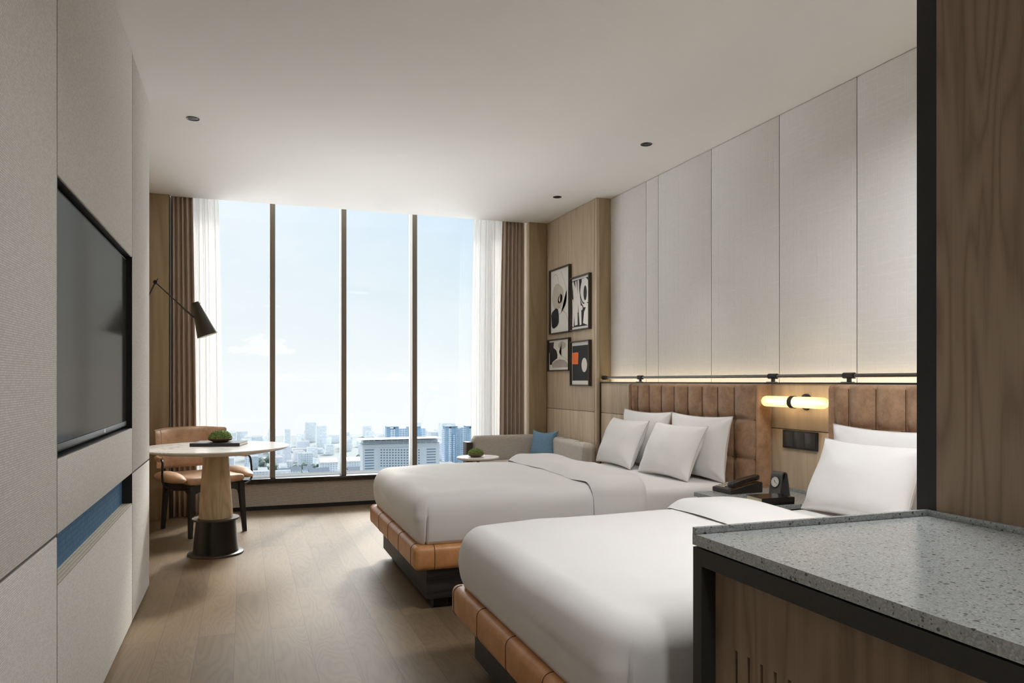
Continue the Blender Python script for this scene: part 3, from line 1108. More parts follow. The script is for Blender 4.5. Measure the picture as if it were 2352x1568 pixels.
def make_duvet(label, seed):
    O = Vector((1.82, 4.4725, .353))
    x0, x1, y0, y1, z0, z1 = .838, 2.19, 3.776, 5.169, .3535, .612
    sd = Vector((seed, seed * 2.3, 0))

    def wob(v):
        c = v.co
        h = (c.z - z0) / (z1 - z0)
        bul = .014 * math.sin(PI * min(1, max(0, h)) ** .8) - .012 * (1 - min(1, h)) ** 3
        cx = 0 if c.x > x0 + .15 else 1
        if c.x < x0 + .10: c.x -= bul * (1 - ((c.x - x0) / .10))
        if c.y < y0 + .10: c.y -= bul * (1 - ((c.y - y0) / .10))
        if c.y > y1 - .10: c.y += bul * (1 - ((y1 - c.y) / .10))
        k = Vector((c.x * 2.2, c.y * 3.2, c.z * 3)) + sd
        n1 = noise.noise(k) * .012
        n2 = noise.noise(Vector((c.x * 9 + c.y * 4, c.y * 3 - c.x * 2, c.z * 4)) + sd) * .005 * math.exp(-(c.x - x0) / .45)
        foot = max(0, 1 - (c.x - x0) / .5)
        if h > .5: c.z += (n1 + n2) * min(1, (h - .5) * 3) + .012 * (1 - foot ** 2) - .010 * foot ** 2
        elif h > .08:
            if c.x < x0 + .06: c.x += n1 * .5
            if c.y < y0 + .06: c.y += n1 * .5
        # tucked pleat near both foot corners
        for ys_, sg in ((y0, 1), (y1, -1)):
            if abs(c.y - ys_) < .06 and h < .74:
                g = math.exp(-((c.x - .885) / .0045) ** 2)
                c.y += sg * .022 * g * min(1, (.74 - h) * 3.2)
                if c.x > .885: c.y += sg * .006 * math.exp(-(c.x - .885) / .04) * min(1, (.74 - h) * 3)

    ext = [.885 + d for d in (-.016, -.010, -.006, -.003, 0, .003, .006, .010, .016, .03)]
    b = bed_shell(x0, x1, y0, y1, z0, z1, .085, wob, 60, ext)
    m = MB(); m._merge(b, M=Matrix.Translation(-O))
    o = m.build('duvet', M['linen'], None, smooth=True, angle=100, loc=O)
    s = o.modifiers.new('thickness', 'SOLIDIFY'); s.thickness = .012; s.offset = -1

    # the turned-back upper end: a thicker wavy band across the bed
    NS, NX = 96, 26
    fx0, fx1 = 1.822, 2.205
    m = MB()
    yc, hy, zt = (y0 + y1) / 2, (y1 - y0) / 2 + .006, .626
    rr = .085
    L1 = (zt - rr) - (z0 + .004)
    L2 = PI / 2 * rr
    L3 = 2 * (hy - rr)
    tot = 2 * L1 + 2 * L2 + L3

    def cs(s):
        """cross section point and outward normal at arclength fraction s"""
        d = s * tot
        if d < L1: return Vector((0, -hy - .010 * math.sin(PI * d / L1 * .9), z0 + .004 + d)), Vector((0, -1, 0))
        d -= L1
        if d < L2:
            a = d / rr
            return Vector((0, -hy + rr - rr * math.cos(a), zt - rr + rr * math.sin(a))), Vector((0, -math.cos(a), math.sin(a)))
        d -= L2
        if d < L3: return Vector((0, -hy + rr + d, zt)), Vector((0, 0, 1))
        d -= L3
        if d < L2:
            a = d / rr
            return Vector((0, hy - rr + rr * math.sin(a), zt - rr + rr * math.cos(a))), Vector((0, math.sin(a), math.cos(a)))
        d -= L2
        return Vector((0, hy + .010 * math.sin(PI * (1 - d / L1) * .9), zt - rr - d)), Vector((0, 1, 0))

    def fold(i, j):
        p, nn = cs(i / NS)
        w = math.sin(p.y * 7 + seed) * .012 + noise.noise(Vector((p.y * 6, seed, 3))) * .012
        ontop = max(0, nn.z)
        # section along x: rolled front edge, flat top, thin back edge
        q = j / NX
        a = 2 * PI * q
        L = fx1 - fx0
        if q < .5:
            u = q / .5
            xx = fx0 + L * (1 - math.cos(PI * u)) / 2 if False else fx0 + L * u
            th = .004 + (.026 + .016 * ontop * (1 + .5 * math.sin(p.y * 9 + 2 * seed))) * (math.sin(PI * min(1, u * 4) / 2) if u < .25 else 1) * (1 - .35 * u) * (1 if u < .9 else math.sqrt(max(0, 1 - ((u - .9) / .1) ** 2)) * .9 + .1)
        else:
            u = 1 - (q - .5) / .5
            xx = fx0 + L * u
            th = .002 + .012 * max(0, 1 - u * 7) * ontop
        wv = noise.noise(Vector((xx * 5, p.y * 4, seed + 5))) * .007 * ontop
        backc = .03 * (abs(p.y) / hy) ** 4 * u
        return Vector((xx + w * (1 - u) * ontop - backc + .018 * (1 - ontop) * (1 - u) - .012, yc + p.y, 0)) + Vector((0, nn.y * th, p.z + nn.z * th + wv)) - O

    V = m.grid(fold, NS + 1, NX, closev=True)
    m.cap(V[0]); m.cap(V[-1])
    m.build('turned_back_fold', M['linen'], o, smooth=True, angle=100)
    return tag(o, label, 'duvet')


DY = -2.155
make_bed('bed base with tan leather frame on black plinth, the bed nearer the window')
b2 = copy_tree([o for o in C.objects if o.name == 'bed_base'][0])
b2.location.y += DY
b2['label'] = 'bed base with tan leather frame on black plinth, the bed nearest the stone counter'
make_mattress('white mattress on the bed nearer the window, below four pillows')
mt2 = copy_tree([o for o in C.objects if o.name == 'mattress'][0]); mt2.location.y += DY
mt2['label'] = 'white mattress on the bed nearest the stone counter'
make_duvet('white duvet with turned-back end on the bed nearer the window', 1.3)
d2 = make_duvet('white duvet with turned-back end on the bed nearest the stone counter', 4.9)
d2.location.y += DY

# pillows face the foot of the bed (-X): yaw -90 turns local -y to -X
PX = R(-90)
PG = None
pillow('pillow', 'white piped pillow leaning in front on the window side of the far bed', 'pillow', (2.542, 4.925, .584), .58, .365, .165, R(-24), PX + R(-2), R(0), M['pillow'], M['piping'], 1)
pillow('pillow', 'white piped pillow leaning in front nearest the telephone on the far bed', 'pillow', (2.542, 4.235, .584), .58, .365, .165, R(-24), PX + R(2), R(0), M['pillow'], M['piping'], 2)
pillow('pillow', 'larger white pillow standing against the leather headboard on the window side of the far bed', 'pillow', (2.728, 4.845, .582), .68, .405, .13, R(-8), PX, R(0), M['pillow'], M['piping'], 3)
pillow('pillow', 'larger white pillow standing against the leather headboard nearest the telephone on the far bed', 'pillow', (2.728, 4.158, .582), .68, .405, .13, R(-8), PX, R(0), M['pillow'], M['piping'], 5)
pillow('pillow', 'white piped pillow leaning in front on the near bed beside the black post', 'pillow', (2.547, 2.645, .584), .60, .365, .165, R(-24), PX + R(1), R(0), M['pillow'], M['piping'], 6)
pillow('pillow', 'white pillow standing behind another against the headboard of the near bed', 'pillow', (2.728, 2.655, .582), .68, .405, .13, R(-8), PX, R(0), M['pillow'], M['piping'], 7)

# ================================================================== HEADBOARDS
HY0, HY1, HZ0, HZ1 = 3.663, 5.243, .36, 1.181
SE = [3.908 + .1722 * k for k in range(8)]
TZ = [.731, .966]


def make_headboard(label):
    O = Vector((XH - .0045, 4.47, .36))
    t = thing('headboard', label, 'headboard', O)
    nyy, nz = 190, 100
    edges = [HY0 + .027] + SE + [HY1 - .027]
    zr = [HZ0 - .2, .496] + TZ + [HZ1 + .12]

    def cell(v, L):
        for a, b in zip(L, L[1:]):
            if a <= v <= b: return (v - a) / (b - a), min(v - a, b - v)
        return .5, .1

    def fn(i, j):
        y = HY0 + (HY1 - HY0) * i / nyy
        z = HZ0 + (HZ1 - HZ0) * j / nz
        ys_ = y
        # seams pinch toward the tufting points
        e = 0.0
        inb = HY0 + .027 < y < HY1 - .027
        if inb:
            dz = min(abs(z - q) for q in TZ)
            fy, dy = cell(ys_, edges)
            fz, dzc = cell(z, zr)
            e = (1 - math.exp(-dy / .034)) / .93
            if z < TZ[1] + .001 or True:
                lower = 1 - math.exp(-dz / .020)
                e2 = e * (.45 + .55 * lower) if z < TZ[1] else e * (1 - .55 * math.exp(-dz / .020))
                e = e2
            e *= (.85 + .15 * math.sin(PI * fy))
            e -= .35 * math.exp(-((dz / .03) ** 2)) * math.exp(-((dy / .03) ** 2))
        else:
            dd = min(abs(y - (HY0 + .027)), abs(y - (HY1 - .027)))
            e = .9 * (1 - math.exp(-dd / .008))
        x = -.080 - .034 * e
        # rounded outer edges
        rim = .026
        for d in (y - HY0, HY1 - y, HZ1 - z):
            if d < rim: x += rim * (1 - math.sqrt(max(0, 1 - ((rim - d) / rim) ** 2)))
        return Vector((x, y - 4.47, z - .36))

    m = MB()
    V = m.grid(fn, nyy + 1, nz + 1)
    bk = {}

    def back(v):
        if v not in bk: bk[v] = m.bm.verts.new(Vector((-.0005, v.co.y, v.co.z)))
        return bk[v]

    rim_ = [V[i][0] for i in range(nyy)] + [V[nyy][j] for j in range(nz)] + [V[nyy - i][nz] for i in range(nyy)] + [V[0][nz - j] for j in range(nz)]
    n = len(rim_)
    for i in range(n): m.cap([rim_[i], rim_[(i + 1) % n], back(rim_[(i + 1) % n]), back(rim_[i])])
    m.build('tufted_panel', M['brownleather'], t, smooth=True, angle=75)
    for y in (HY0 + .027, HY1 - .027):
        MB().tube([Vector((fn(0, j).x if False else -.0865, y - 4.47, z - .36)) for j, z in enumerate(lin(.37, 1.172, 20))], .0035, 8).build('welt', M['brownleather'], t, smooth=True)
    for z in TZ:
        MB().tube([Vector((-.0832, y - 4.47, z - .36)) for y in lin(HY0 + .03, HY1 - .03, 16)], .0018, 6).build('seam', M['seam'], t, smooth=True)
    for y in SE:
        MB().tube([Vector((-.0862 - .003 * 0, y - 4.47, z - .36)) for z in lin(.40, 1.16, 16)], .0016, 6).build('seam', M['seam'], t, smooth=True)
    return t


make_headboard('brown channel-tufted leather headboard behind four pillows on the far bed')
h2 = copy_tree([o for o in C.objects if o.name == 'headboard'][0]); h2.location.y += DY + .015
h2['label'] = 'brown channel-tufted leather headboard behind the near bed, cut off by the black post'

# ================================================================== NIGHTSTAND AND WHAT STANDS ON IT
ns = thing('nightstand', 'grey terrazzo-topped nightstand between the two beds', 'nightstand', (2.675, 3.39, 0))
NO = Vector((2.675, 3.39, 0))
MB().box(2.405 - NO.x, 2.949 - NO.x, 3.108 - NO.y, 3.658 - NO.y, .546, .570, .0015).build('stone_top', M['terrazzo'], ns)
bx('stone_upstand', M['terrazzo'], ns, 2.934 - NO.x, 2.949 - NO.x, 3.108 - NO.y, 3.658 - NO.y, .5702, .590)
MB().box(2.425 - NO.x, 2.945 - NO.x, 3.115 - NO.y, 3.650 - NO.y, .12, .544, .002).build('body', M['blackwoodz'], ns)
for (z0, z1) in ((.135, .33), (.338, .532)):
    d = bx('drawer', M['blackwood'], ns, 2.408 - NO.x, 2.4245 - NO.x, 3.122 - NO.y, 3.645 - NO.y, z0, z1, .002)
    MB().tube([(2.398 - NO.x, -.05, z1 - .03), (2.398 - NO.x, .05, z1 - .03)], .004, 8).box(2.398 - NO.x, 2.408 - NO.x, -.045, -.040, z1 - .032, z1 - .028).box(2.398 - NO.x, 2.408 - NO.x, .040, .045, z1 - .032, z1 - .028).build('handle', M['bronze'], d, smooth=True)
for (x, y) in ((2.45, 3.14), (2.92, 3.14), (2.45, 3.635), (2.92, 3.635)):
    bx('leg', M['black'], ns, x - .014 - NO.x, x + .014 - NO.x, y - .014 - NO.y, y + .014 - NO.y, 0, .1198)

# telephone: faces the foot of the beds (-X)
ph = thing('telephone', 'dark brown desk telephone with cream keys on the nightstand', 'telephone', (2.645, 3.585, .5702), R(4))
m = MB()
pw, pl = .083, .112
m.prism([(-pl, -pw, 0), (pl, -pw, 0), (pl, -pw, .058), (pl * .75, -pw, .062), (-pl, -pw, .026)], (0, 2 * pw, 0))
o = m.build('body', M['phone'], ph)
bv = o.modifiers.new('bev', 'BEVEL'); bv.width = .006; bv.segments = 3


def topz(x): return .026 + (x + pl) / (pl * 1.75) * .036


for r_ in range(4):
    for c_ in range(3):
        x = -.088 + r_ * .022
        y = .012 + c_ * .023
        tag(MB().box(x - .0065, x + .0065, y - .0075, y + .0075, topz(x) - .001, topz(x) + .004, .0018).build('key', M['key'], ph, smooth=True), None)
hsx = lin(-.108, .108, 20)
m = MB()


def hs(i, j):
    x = hsx[i]
    q = x / .108
    e = max(.25, math.sqrt(max(0, 1 - abs(q) ** 8)))
    arch = .009 * (1 - q * q)
    w = (.023 + .006 * abs(q) ** 3) * e
    h = (.014 + .006 * max(0, abs(q) - .55) / .45) * e
    a = 2 * PI * j / 16
    cy, cz = math.cos(a), math.sin(a)
    sg = lambda c: math.copysign(abs(c) ** .55, c)
    return Vector((x, -.052 + w * sg(cy), topz(x) + .018 + arch * .75 + h * sg(cz)))


V = m.grid(hs, 21, 16, closev=True)
m.cap(V[0]); m.cap(V[-1])
m.build('handset', M['phone'], ph, smooth=True, angle=60)

# clock
ck = thing('desk_clock', 'small grey arched clock with round dial on the nightstand', 'clock', (2.765, 3.375, .5702), R(8))
m = MB()
out, inn = [], []
for k in range(17):
    a = PI * k / 16
    out.append((-.022 * math.cos(a), .112 + .022 * math.sin(a)))
    inn.append((-.0165 * math.cos(a), .112 + .0165 * math.sin(a)))
pro = [(-.042, 0)] + out + [(.042, 0), (.036, 0)] + inn[::-1] + [(-.036, 0)]
n = len(pro)
A_ = [m.bm.verts.new((x, -.038, z)) for x, z in pro]
B_ = [m.bm.verts.new((x, .038, z)) for x, z in pro]
for i in range(n): m.cap([A_[i], A_[(i + 1) % n], B_[(i + 1) % n], B_[i]])
half = len(out) + 2
for S in (A_, B_):
    seq_o = S[:19]
    seq_i = [S[n - 1 - k] for k in range(19)]
    for k in range(18): m.cap([seq_o[k], seq_o[k + 1], seq_i[k + 1], seq_i[k]])
m.build('case', plain('grey_clock_case', (.10, .097, .093), .4, .3), ck, smooth=True, angle=40)
tilt = math.atan2(.020, .112)
Mx = Matrix.Translation((-.0305, 0, .078)) @ Matrix.Rotation(R(-90) + tilt, 4, 'Y')
m = MB(); m.lathe([(.0, .0), (.0305, .0), (.0305, .004), (.028, .0055), (.0275, .003)], 40, cap=False)
for v in m.bm.verts: v.co = Mx @ v.co
m.build('dial_ring', M['charcoal'], ck, smooth=True)
m = MB(); m.lathe([(.0275, .0032), (.0, .0032)], 40, cap=False)
for v in m.bm.verts: v.co = Mx @ v.co
dl = m.build('dial', M['dial'], ck)
m = MB()
for k in range(12):
    a = 2 * PI * k / 12
    m.box(-.0008, .0008, .0195, .0245, .0034, .0038, M=Matrix.Rotation(a, 4, 'Z'))
for v in m.bm.verts: v.co = Mx @ v.co
m.build('hour_marks', M['black'], dl)
for (a, L, w) in ((R(-60), .013, .0013), (R(150), .018, .0009)):
    m = MB(); m.box(-w, w, -.003, L, .0040, .0044, M=Matrix.Rotation(a, 4, 'Z'))
    for v in m.bm.verts: v.co = Mx @ v.co
    m.build('clock_hand', M['black'], dl)

book('notebook', 'small black notebook lying under the black book on the nightstand', 2.565, 3.180, .5703, R(2), .17, .12, .012, M['inkblack'], M['inkblack'])
book('book', 'black book with cream pages on the nightstand before the clock', 2.552, 3.186, .5826, R(-4), .19, .14, .026, plain('glossy_black_cover', (.008, .007, .007), .2), M['creampaper'])

# ================================================================== WALL FITTINGS AT THE BEDS
sc = thing('wall_sconce', 'lit amber bubble-glass tube sconce above the nightstand', 'wall lamp', (XH - .0005, 3.375, 1.083))
m = MB()
hl, rr = .256, .031
prof = [(max(.0008, rr * math.sin(PI / 2 * k / 8)), -hl + rr - rr * math.cos(PI / 2 * k / 8)) for k in range(9)] + [(rr, q) for q in lin(-hl + rr, hl - rr, 30)[1:]] + [(max(.0008, rr * math.cos(PI / 2 * k / 8)), hl - rr + rr * math.sin(PI / 2 * k / 8)) for k in range(1, 9)]
m.lathe(prof, 28, cap=False)
Mr = Matrix.Translation((-.090, 0, 0)) @ Matrix.Rotation(R(90), 4, 'X')
for v in m.bm.verts: v.co = Mr @ (v.co + Vector((0, 0, 0)))
tag(m.build('glass_tube', M['tubeglass'], sc, smooth=True), 'glowing amber glass tube')
m = MB(); m.lathe([(.0, -.225), (.009, -.222), (.009, .222), (.0, .225)], 16, cap=False)
for v in m.bm.verts: v.co = Mr @ v.co
m.build('glowing_rod', M['rod'], sc, smooth=True)
m = MB(); m.lathe([(.0314, -.016), (.0345, -.016), (.0345, .016), (.0314, .016)], 32, cap=False)
for v in m.bm.verts: v.co = Mr @ v.co
m.build('band', M['black'], sc, smooth=True)
MB().tube([(-.052, 0, 0), (-.0105, 0, 0)], .009, 12).build('stem', M['black'], sc, smooth=True)
MB().lathe([(.0, 0), (.045, 0), (.045, .008), (.042, .010), (.0, .010)], 32, cap=False).build('wall_plate', M['black'], sc, smooth=True, rot=(0, R(-90), 0))

sw = thing('switch_panel', 'dark three-button switch panel on the oak wall under the sconce', 'switch', (XH - .0005, 3.4215, .867))
MB().box(-.011, 0, -.139, .139, -.052, .052, .003).build('frame', M['charcoal'], sw, smooth=True)
for k in (-1, 0, 1):
    b_ = bx('button', plain('switch_button', (.028, .026, .025), .35), sw, -.0145, -.0112, k * .0865 - .0425, k * .0865 + .0425, -.042, .042, .0008)
    m = MB()
    for z in (.024, .008, -.010):
        m.box(-.0149, -.0146, k * .0865 - .006, k * .0865 + .006, z - .0008, z + .0008)
    m.build('marking', M['bezel'], b_)

rl = thing('wall_rail', 'black horizontal metal rail above both headboards', 'rail', (2.995, 4.0, 1.1917))
rz_, rx_ = .036, -.018
MB().tube([(rx_, 1.52 - 4.0, rz_), (rx_, 5.935 - 4.0, rz_)], .0105, 16).build('tube', plain('polished_black_metal', (.16, .16, .155), .25, .9), rl, smooth=True)
MB().tube([(rx_, 5.86 - 4, rz_), (rx_, 5.925 - 4, rz_)], .0155, 18).tube([(rx_, 5.895 - 4, rz_), (rx_, 5.938 - 4, rz_)], .019, 18).build('end_cap', M['black'], rl, smooth=True)
for y in (5.283, 3.69, 3.092, 1.75):
    m = MB()
    m.tube([(rx_, y - 4 - .035, rz_), (rx_, y - 4 + .035, rz_)], .0165, 18)
    m.box(rx_ - .007, rx_ + .007, y - 4 - .010, y - 4 + .010, .002, rz_ - .01)
    m.box(rx_ - .020, rx_ + .001, y - 4 - .038, y - 4 + .038, .0002, .0035)
    m.build('bracket', M['black'], rl, smooth=True)


# ================================================================== PICTURES
def ell(cx, cy, a, b, n=36, rot=0, wob=0.0, seed=0):
    pts = []
    for k in range(n):
        t_ = 2 * PI * k / n
        w = 1 + wob * noise.noise(Vector((math.cos(t_) * 1.3, math.sin(t_) * 1.3, seed)))
        x, y = a * w * math.cos(t_), b * w * math.sin(t_)
        pts.append((cx + x * math.cos(rot) - y * math.sin(rot), cy + x * math.sin(rot) + y * math.cos(rot)))
    return pts


def stroke(pts, w):
    """polyline -> ribbon polygon with per-point width"""
    L, Rr = [], []
    n = len(pts)
    for i, p in enumerate(pts):
        a, b = pts[max(0, i - 1)], pts[min(n - 1, i + 1)]
        dx, dy = b[0] - a[0], b[1] - a[1]
        l = math.hypot(dx, dy) or 1
        ww = (w[i] if isinstance(w, (list, tuple)) else w) / 2
        L.append((p[0] - dy / l * ww, p[1] + dx / l * ww)); Rr.append((p[0] + dy / l * ww, p[1] - dx / l * ww))
    return L + Rr[::-1]


def curve(pts, n=24):
    """smooth Catmull-Rom through points"""
    P = [pts[0]] + list(pts) + [pts[-1]]
    out_ = []
    for i in range(1, len(P) - 2):
        for k in range(n):
            t_ = k / n
            f = lambda a, b, c, d: .5 * ((2 * b) + (-a + c) * t_ + (2 * a - 5 * b + 4 * c - d) * t_ ** 2 + (-a + 3 * b - 3 * c + d) * t_ ** 3)
            out_.append((f(P[i - 1][0], P[i][0], P[i + 1][0], P[i + 2][0]), f(P[i - 1][1], P[i][1], P[i + 1][1], P[i + 2][1])))
    return out_ + [pts[-1]]


def picture(label, yl, yr, z0, z1, art, bg, mb=(0, 0, 0, 0), bw=.012):
    """yl: edge toward the window (left seen from the room); art: [(material, polygon in 0..1 of the printed area)]"""
    W, H = yl - yr, z1 - z0
    t = thing('framed_picture', label, 'picture', (XW - .0005, (yl + yr) / 2, (z0 + z1) / 2))
    m = MB()
    d = -.032
    m.box(d, 0, -W / 2, -W / 2 + bw, -H / 2, H / 2, .001).box(d, 0, W / 2 - bw, W / 2, -H / 2, H / 2, .001)
    m.box(d, 0, -W / 2 + bw, W / 2 - bw, -H / 2, -H / 2 + bw, .001).box(d, 0, -W / 2 + bw, W / 2 - bw, H / 2 - bw, H / 2, .001)
    m.build('frame', M['bronze'], t)
    iw, ih = W / 2 - bw - .0005, H / 2 - bw - .0005
    m = MB()
    m.box(-.012, -.004, -iw, iw, -ih, ih, mat=M['printwhite'])
    # printed area: margins left, right, bottom, top
    ay0, ay1 = iw - mb[0], -iw + mb[1]
    az0, az1 = -ih + mb[2], ih - mb[3]
    lay = -.0122
    if bg is not M['printwhite']:
        m.prism([(lay, ay0, az0), (lay, ay1, az0), (lay, ay1, az1), (lay, ay0, az1)], (-.0002, 0, 0), mat=bg)
    for k, (mt, poly) in enumerate(art):
        lay -= .0003
        pts = [(lay, ay0 + (ay1 - ay0) * min(1, max(0, s)), az0 + (az1 - az0) * min(1, max(0, q))) for s, q in poly]
        # drop repeats made by clamping
        cl = [p for i, p in enumerate(pts) if (Vector(p) - Vector(pts[i - 1])).length > 1e-6]
        m.prism(cl, (-.00015, 0, 0), mat=mt)
    bmesh.ops.triangulate(m.bm, faces=[f for f in m.bm.faces if len(f.verts) > 4], ngon_method='EAR_CLIP')
    m.build('print', None, t)
    return t


artA = [(M['inkbeige'], ell(.36, .565, .31, .205, wob=.12, seed=2)),
        (M['inkline'], stroke(curve([(.12, .90), (.25, .935), (.38, .87), (.43, .74)]), .006)),
        (M['inkline'], stroke(curve([(.55, .96), (.70, .80), (.83, .62), (.80, .45), (.62, .33), (.46, .285)]), .006)),
        (M['inkline'], stroke(curve([(.38, .42), (.60, .355), (.80, .27), (.93, .14)]), .006)),
        (M['inkline'], stroke(curve([(.50, .61), (.40, .54), (.40, .475), (.50, .46), (.60, .50), (.60, .575), (.50, .61)]), .006)),
        (M['inkblack'], [(.05, .12), (.02, .29), (.07, .34), (.28, .395), (.38, .37), (.43, .28), (.43, .17), (.36, .11), (.20, .075), (.10, .08)])]
picture('tall framed abstract print with beige circle and black blob, upper left of four', 6.965, 6.475, 1.662, 2.305, artA, M['printwhite'])
wt = M['printwhite']
artB = [(wt, stroke([(.02, .98), (.13, .80), (.22, .40), (.24, .04)], [.10, .16, .20, .17])),
        (wt, stroke([(.02, .60), (.09, .40), (.05, .02)], [.10, .13, .10])),
        (wt, stroke([(.22, .98), (.30, .60), (.31, .30)], [.08, .10, .08])),
        (wt, stroke([(.36, .99), (.40, .62), (.47, .28), (.50, .03)], [.08, .13, .15, .10])),
        (wt, ell(.74, .70, .26, .30)),
        (M['inkblack'], ell(.76, .68, .095, .155)),
        (M['inkblack'], stroke(curve([(.43, .99), (.46, .72), (.58, .53), (.74, .455), (.98, .47)]), .035)),
        (wt, stroke([(.62, .99), (.62, .80)], [.10, .13])),
        (wt, stroke([(.97, .40), (.84, .22), (.78, .02)], [.20, .30, .28])),
        (wt, stroke([(.40, .42), (.58, .38), (.62, .36)], [.04, .10, .04])),
        (wt, stroke([(.66, .42), (.80, .43), (.92, .40)], [.06, .10, .10]))]
picture('framed black and white brush-letter print, upper right of four', 6.455, 6.041, 1.665, 2.165, artB, M['inkblack'], (.006, .004, .022, .018))
artC = [(M['inkblack'], [(.03, .12), (.02, .78), (.12, .82), (.26, .76), (.38, .66), (.43, .50), (.42, .36), (.30, .30), (.17, .22), (.14, .12)]),
        (M['inkplum'], [(.0, .60), (.0, 1), (.25, 1), (.22, .72), (.10, .58)]),
        (M['inktaupe'], [(.16, .0), (.15, .16), (.30, .27), (.55, .32), (.80, .27), (.93, .15), (.97, .0)]),
        (M['inksand'], ell(.66, .84, .19, .145)),
        (M['inkline'], stroke(curve([(.62, .97), (.63, .80), (.52, .62), (.60, .47), (.80, .36), (.98, .24)]), .009)),
        (M['inkline'], stroke(curve([(.68, .97), (.66, .86), (.64, .72)]), .007))]
picture('small framed abstract print with black and taupe shapes, lower left of four', 7.010, 6.485, 1.296, 1.613, artC, M['printcream'], (.0, .012, .022, .016))
artD = [(M['inkorange'], [(.0, .475), (.34, .470), (.36, .805), (.22, .815), (.0, .80)]),
        (M['printcream'], ell(.70, .44, .155, .20))]
picture('framed black print with orange square and white oval, lower right of four', 6.455, 6.041, 1.154, 1.568, artD, M['inkblack'], (.010, .004, .036, .030))

# ================================================================== MINIBAR COUNTER
cb = thing('minibar_cabinet', 'dark oak cabinet in a black metal frame below the stone counter', 'cabinet', (.955, .5, 0))
CO = Vector((.955, .5, 0))
y0c, y1c = -1.2, 1.4555
m = MB()
m.build('unused') if False else m.bm.free()
bx('end_frame', M['charcoal'], cb, 0, .6985, y1c - .033 - .5, y1c - .5, 0, .8265)
bx('end_frame', M['charcoal'], cb, 0, .6985, y0c - .5, y0c + .033 - .5, 0, .8265)
bx('top_rail', M['charcoal'], cb, 0, .035, y0c + .0335 - .5, y1c - .0335 - .5, .7885, .8265)
bx('bottom_rail', M['charcoal'], cb, 0, .035, y0c + .0335 - .5, y1c - .0335 - .5, .06, .10)
bx('shadow_gap', M['black'], cb, .012, .698, y0c - .495, y1c - .505, .8267, .8304)
# front panel with vent slots: strips around the slots
fp = .036
slots = [1.347 - .0415 * k for k in range(18)]
m = MB()
m.box(fp, fp + .018, y0c + .034 - .5, y1c - .034 - .5, .6225, .788)
m.box(fp, fp + .018, y0c + .034 - .5, y1c - .034 - .5, .101, .18)
prev = y1c - .034
for s in slots:
    m.box(fp, fp + .018, s + .0045 - .5, prev - .5, .18, .6225)
    prev = s - .0045
m.box(fp, fp + .018, y0c + .034 - .5, prev - .5, .18, .6225)
m.build('door', M['oakdark'], cb)
bx('carcass', M['black'], cb, fp + .03, .698, y0c + .036 - .5, y1c - .036 - .5, .06, .788)
ct = thing('stone_counter', 'speckled grey terrazzo counter with raised rear lip on the minibar', 'countertop', (.955, .5, .8306))
zc0 = .8306
MB().box(0, .7025, y0c - .5, YF - .5, 0, .855 - zc0).build('slab', M['terrazzo'], ct)
bx('far_lip', M['terrazzo'], ct, 0, .7025, YF - .012 - .5, YF - .5, .8551 - zc0, .870 - zc0, .0008)
bx('wall_lip', M['terrazzo'], ct, .6905, .7025, y0c - .5, YF - .0125 - .5, .8551 - zc0, .870 - zc0, .0008)
# ================================================================== THE CITY BELOW
GZ = -150.0


def facade(name, wall, win, wx, wz, gap=.35, off=0.0):
    m = NT(name)
    tc = m.n('ShaderNodeTexCoord')
    sep = m.n('ShaderNodeSeparateXYZ', {0: tc.outputs['Object']})
    cmb = m.n('ShaderNodeCombineXYZ', {0: m.math('ADD', sep.outputs[0], m.math('MULTIPLY', sep.outputs[1], 1.0)), 1: sep.outputs[2]})
    br = m.n('ShaderNodeTexBrick', {'Vector': cmb.outputs[0], 'Scale': 1.0, 'Mortar Size': gap * min(wx, wz), 'Mortar Smooth': .05, 'Brick Width': wx, 'Row Height': wz, 'Bias': 0.0,
                                    'Color1': (*win, 1), 'Color2': (*[min(1, x * 1.35) for x in win], 1), 'Mortar': (*wall, 1)}, offset=off)
    m.set(Base_Color=br.outputs[0], Roughness=.7)
    return m.m


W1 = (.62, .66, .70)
F = {  # distance haze is put into these pale facade colours
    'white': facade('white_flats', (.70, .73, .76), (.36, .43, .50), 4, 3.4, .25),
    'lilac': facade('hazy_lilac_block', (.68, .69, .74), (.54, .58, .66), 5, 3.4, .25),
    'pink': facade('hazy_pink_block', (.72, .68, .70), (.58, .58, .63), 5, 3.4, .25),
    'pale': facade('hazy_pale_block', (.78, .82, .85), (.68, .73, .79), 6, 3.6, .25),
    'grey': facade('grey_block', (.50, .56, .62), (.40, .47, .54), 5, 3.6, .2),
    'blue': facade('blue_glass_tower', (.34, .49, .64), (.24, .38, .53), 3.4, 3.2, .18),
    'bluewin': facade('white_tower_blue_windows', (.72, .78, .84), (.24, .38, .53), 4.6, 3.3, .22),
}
cw = plain('city_white', (.74, .78, .83), .8, var=.02)
cgl = plain('city_window', (.16, .26, .36), .4, var=.15, scale=.4)
cband = plain('city_glass_band', (.62, .70, .78), .4, var=.1, scale=.3)
cblue = plain('city_blue', (.24, .37, .50), .6)
croof = plain('city_blue_roof', (.07, .10, .14), .8)
cwhite = plain('city_bright', (.76, .79, .82), .8)


cflat = plain('city_flat_roof', (.125, .14, .155), .9, var=.2, scale=.05)


def roof_top(m):
    m.bm.normal_update()
    k = m.mi(cflat)
    for f in m.bm.faces:
        if abs(f.normal.z) > .9: f.material_index = k


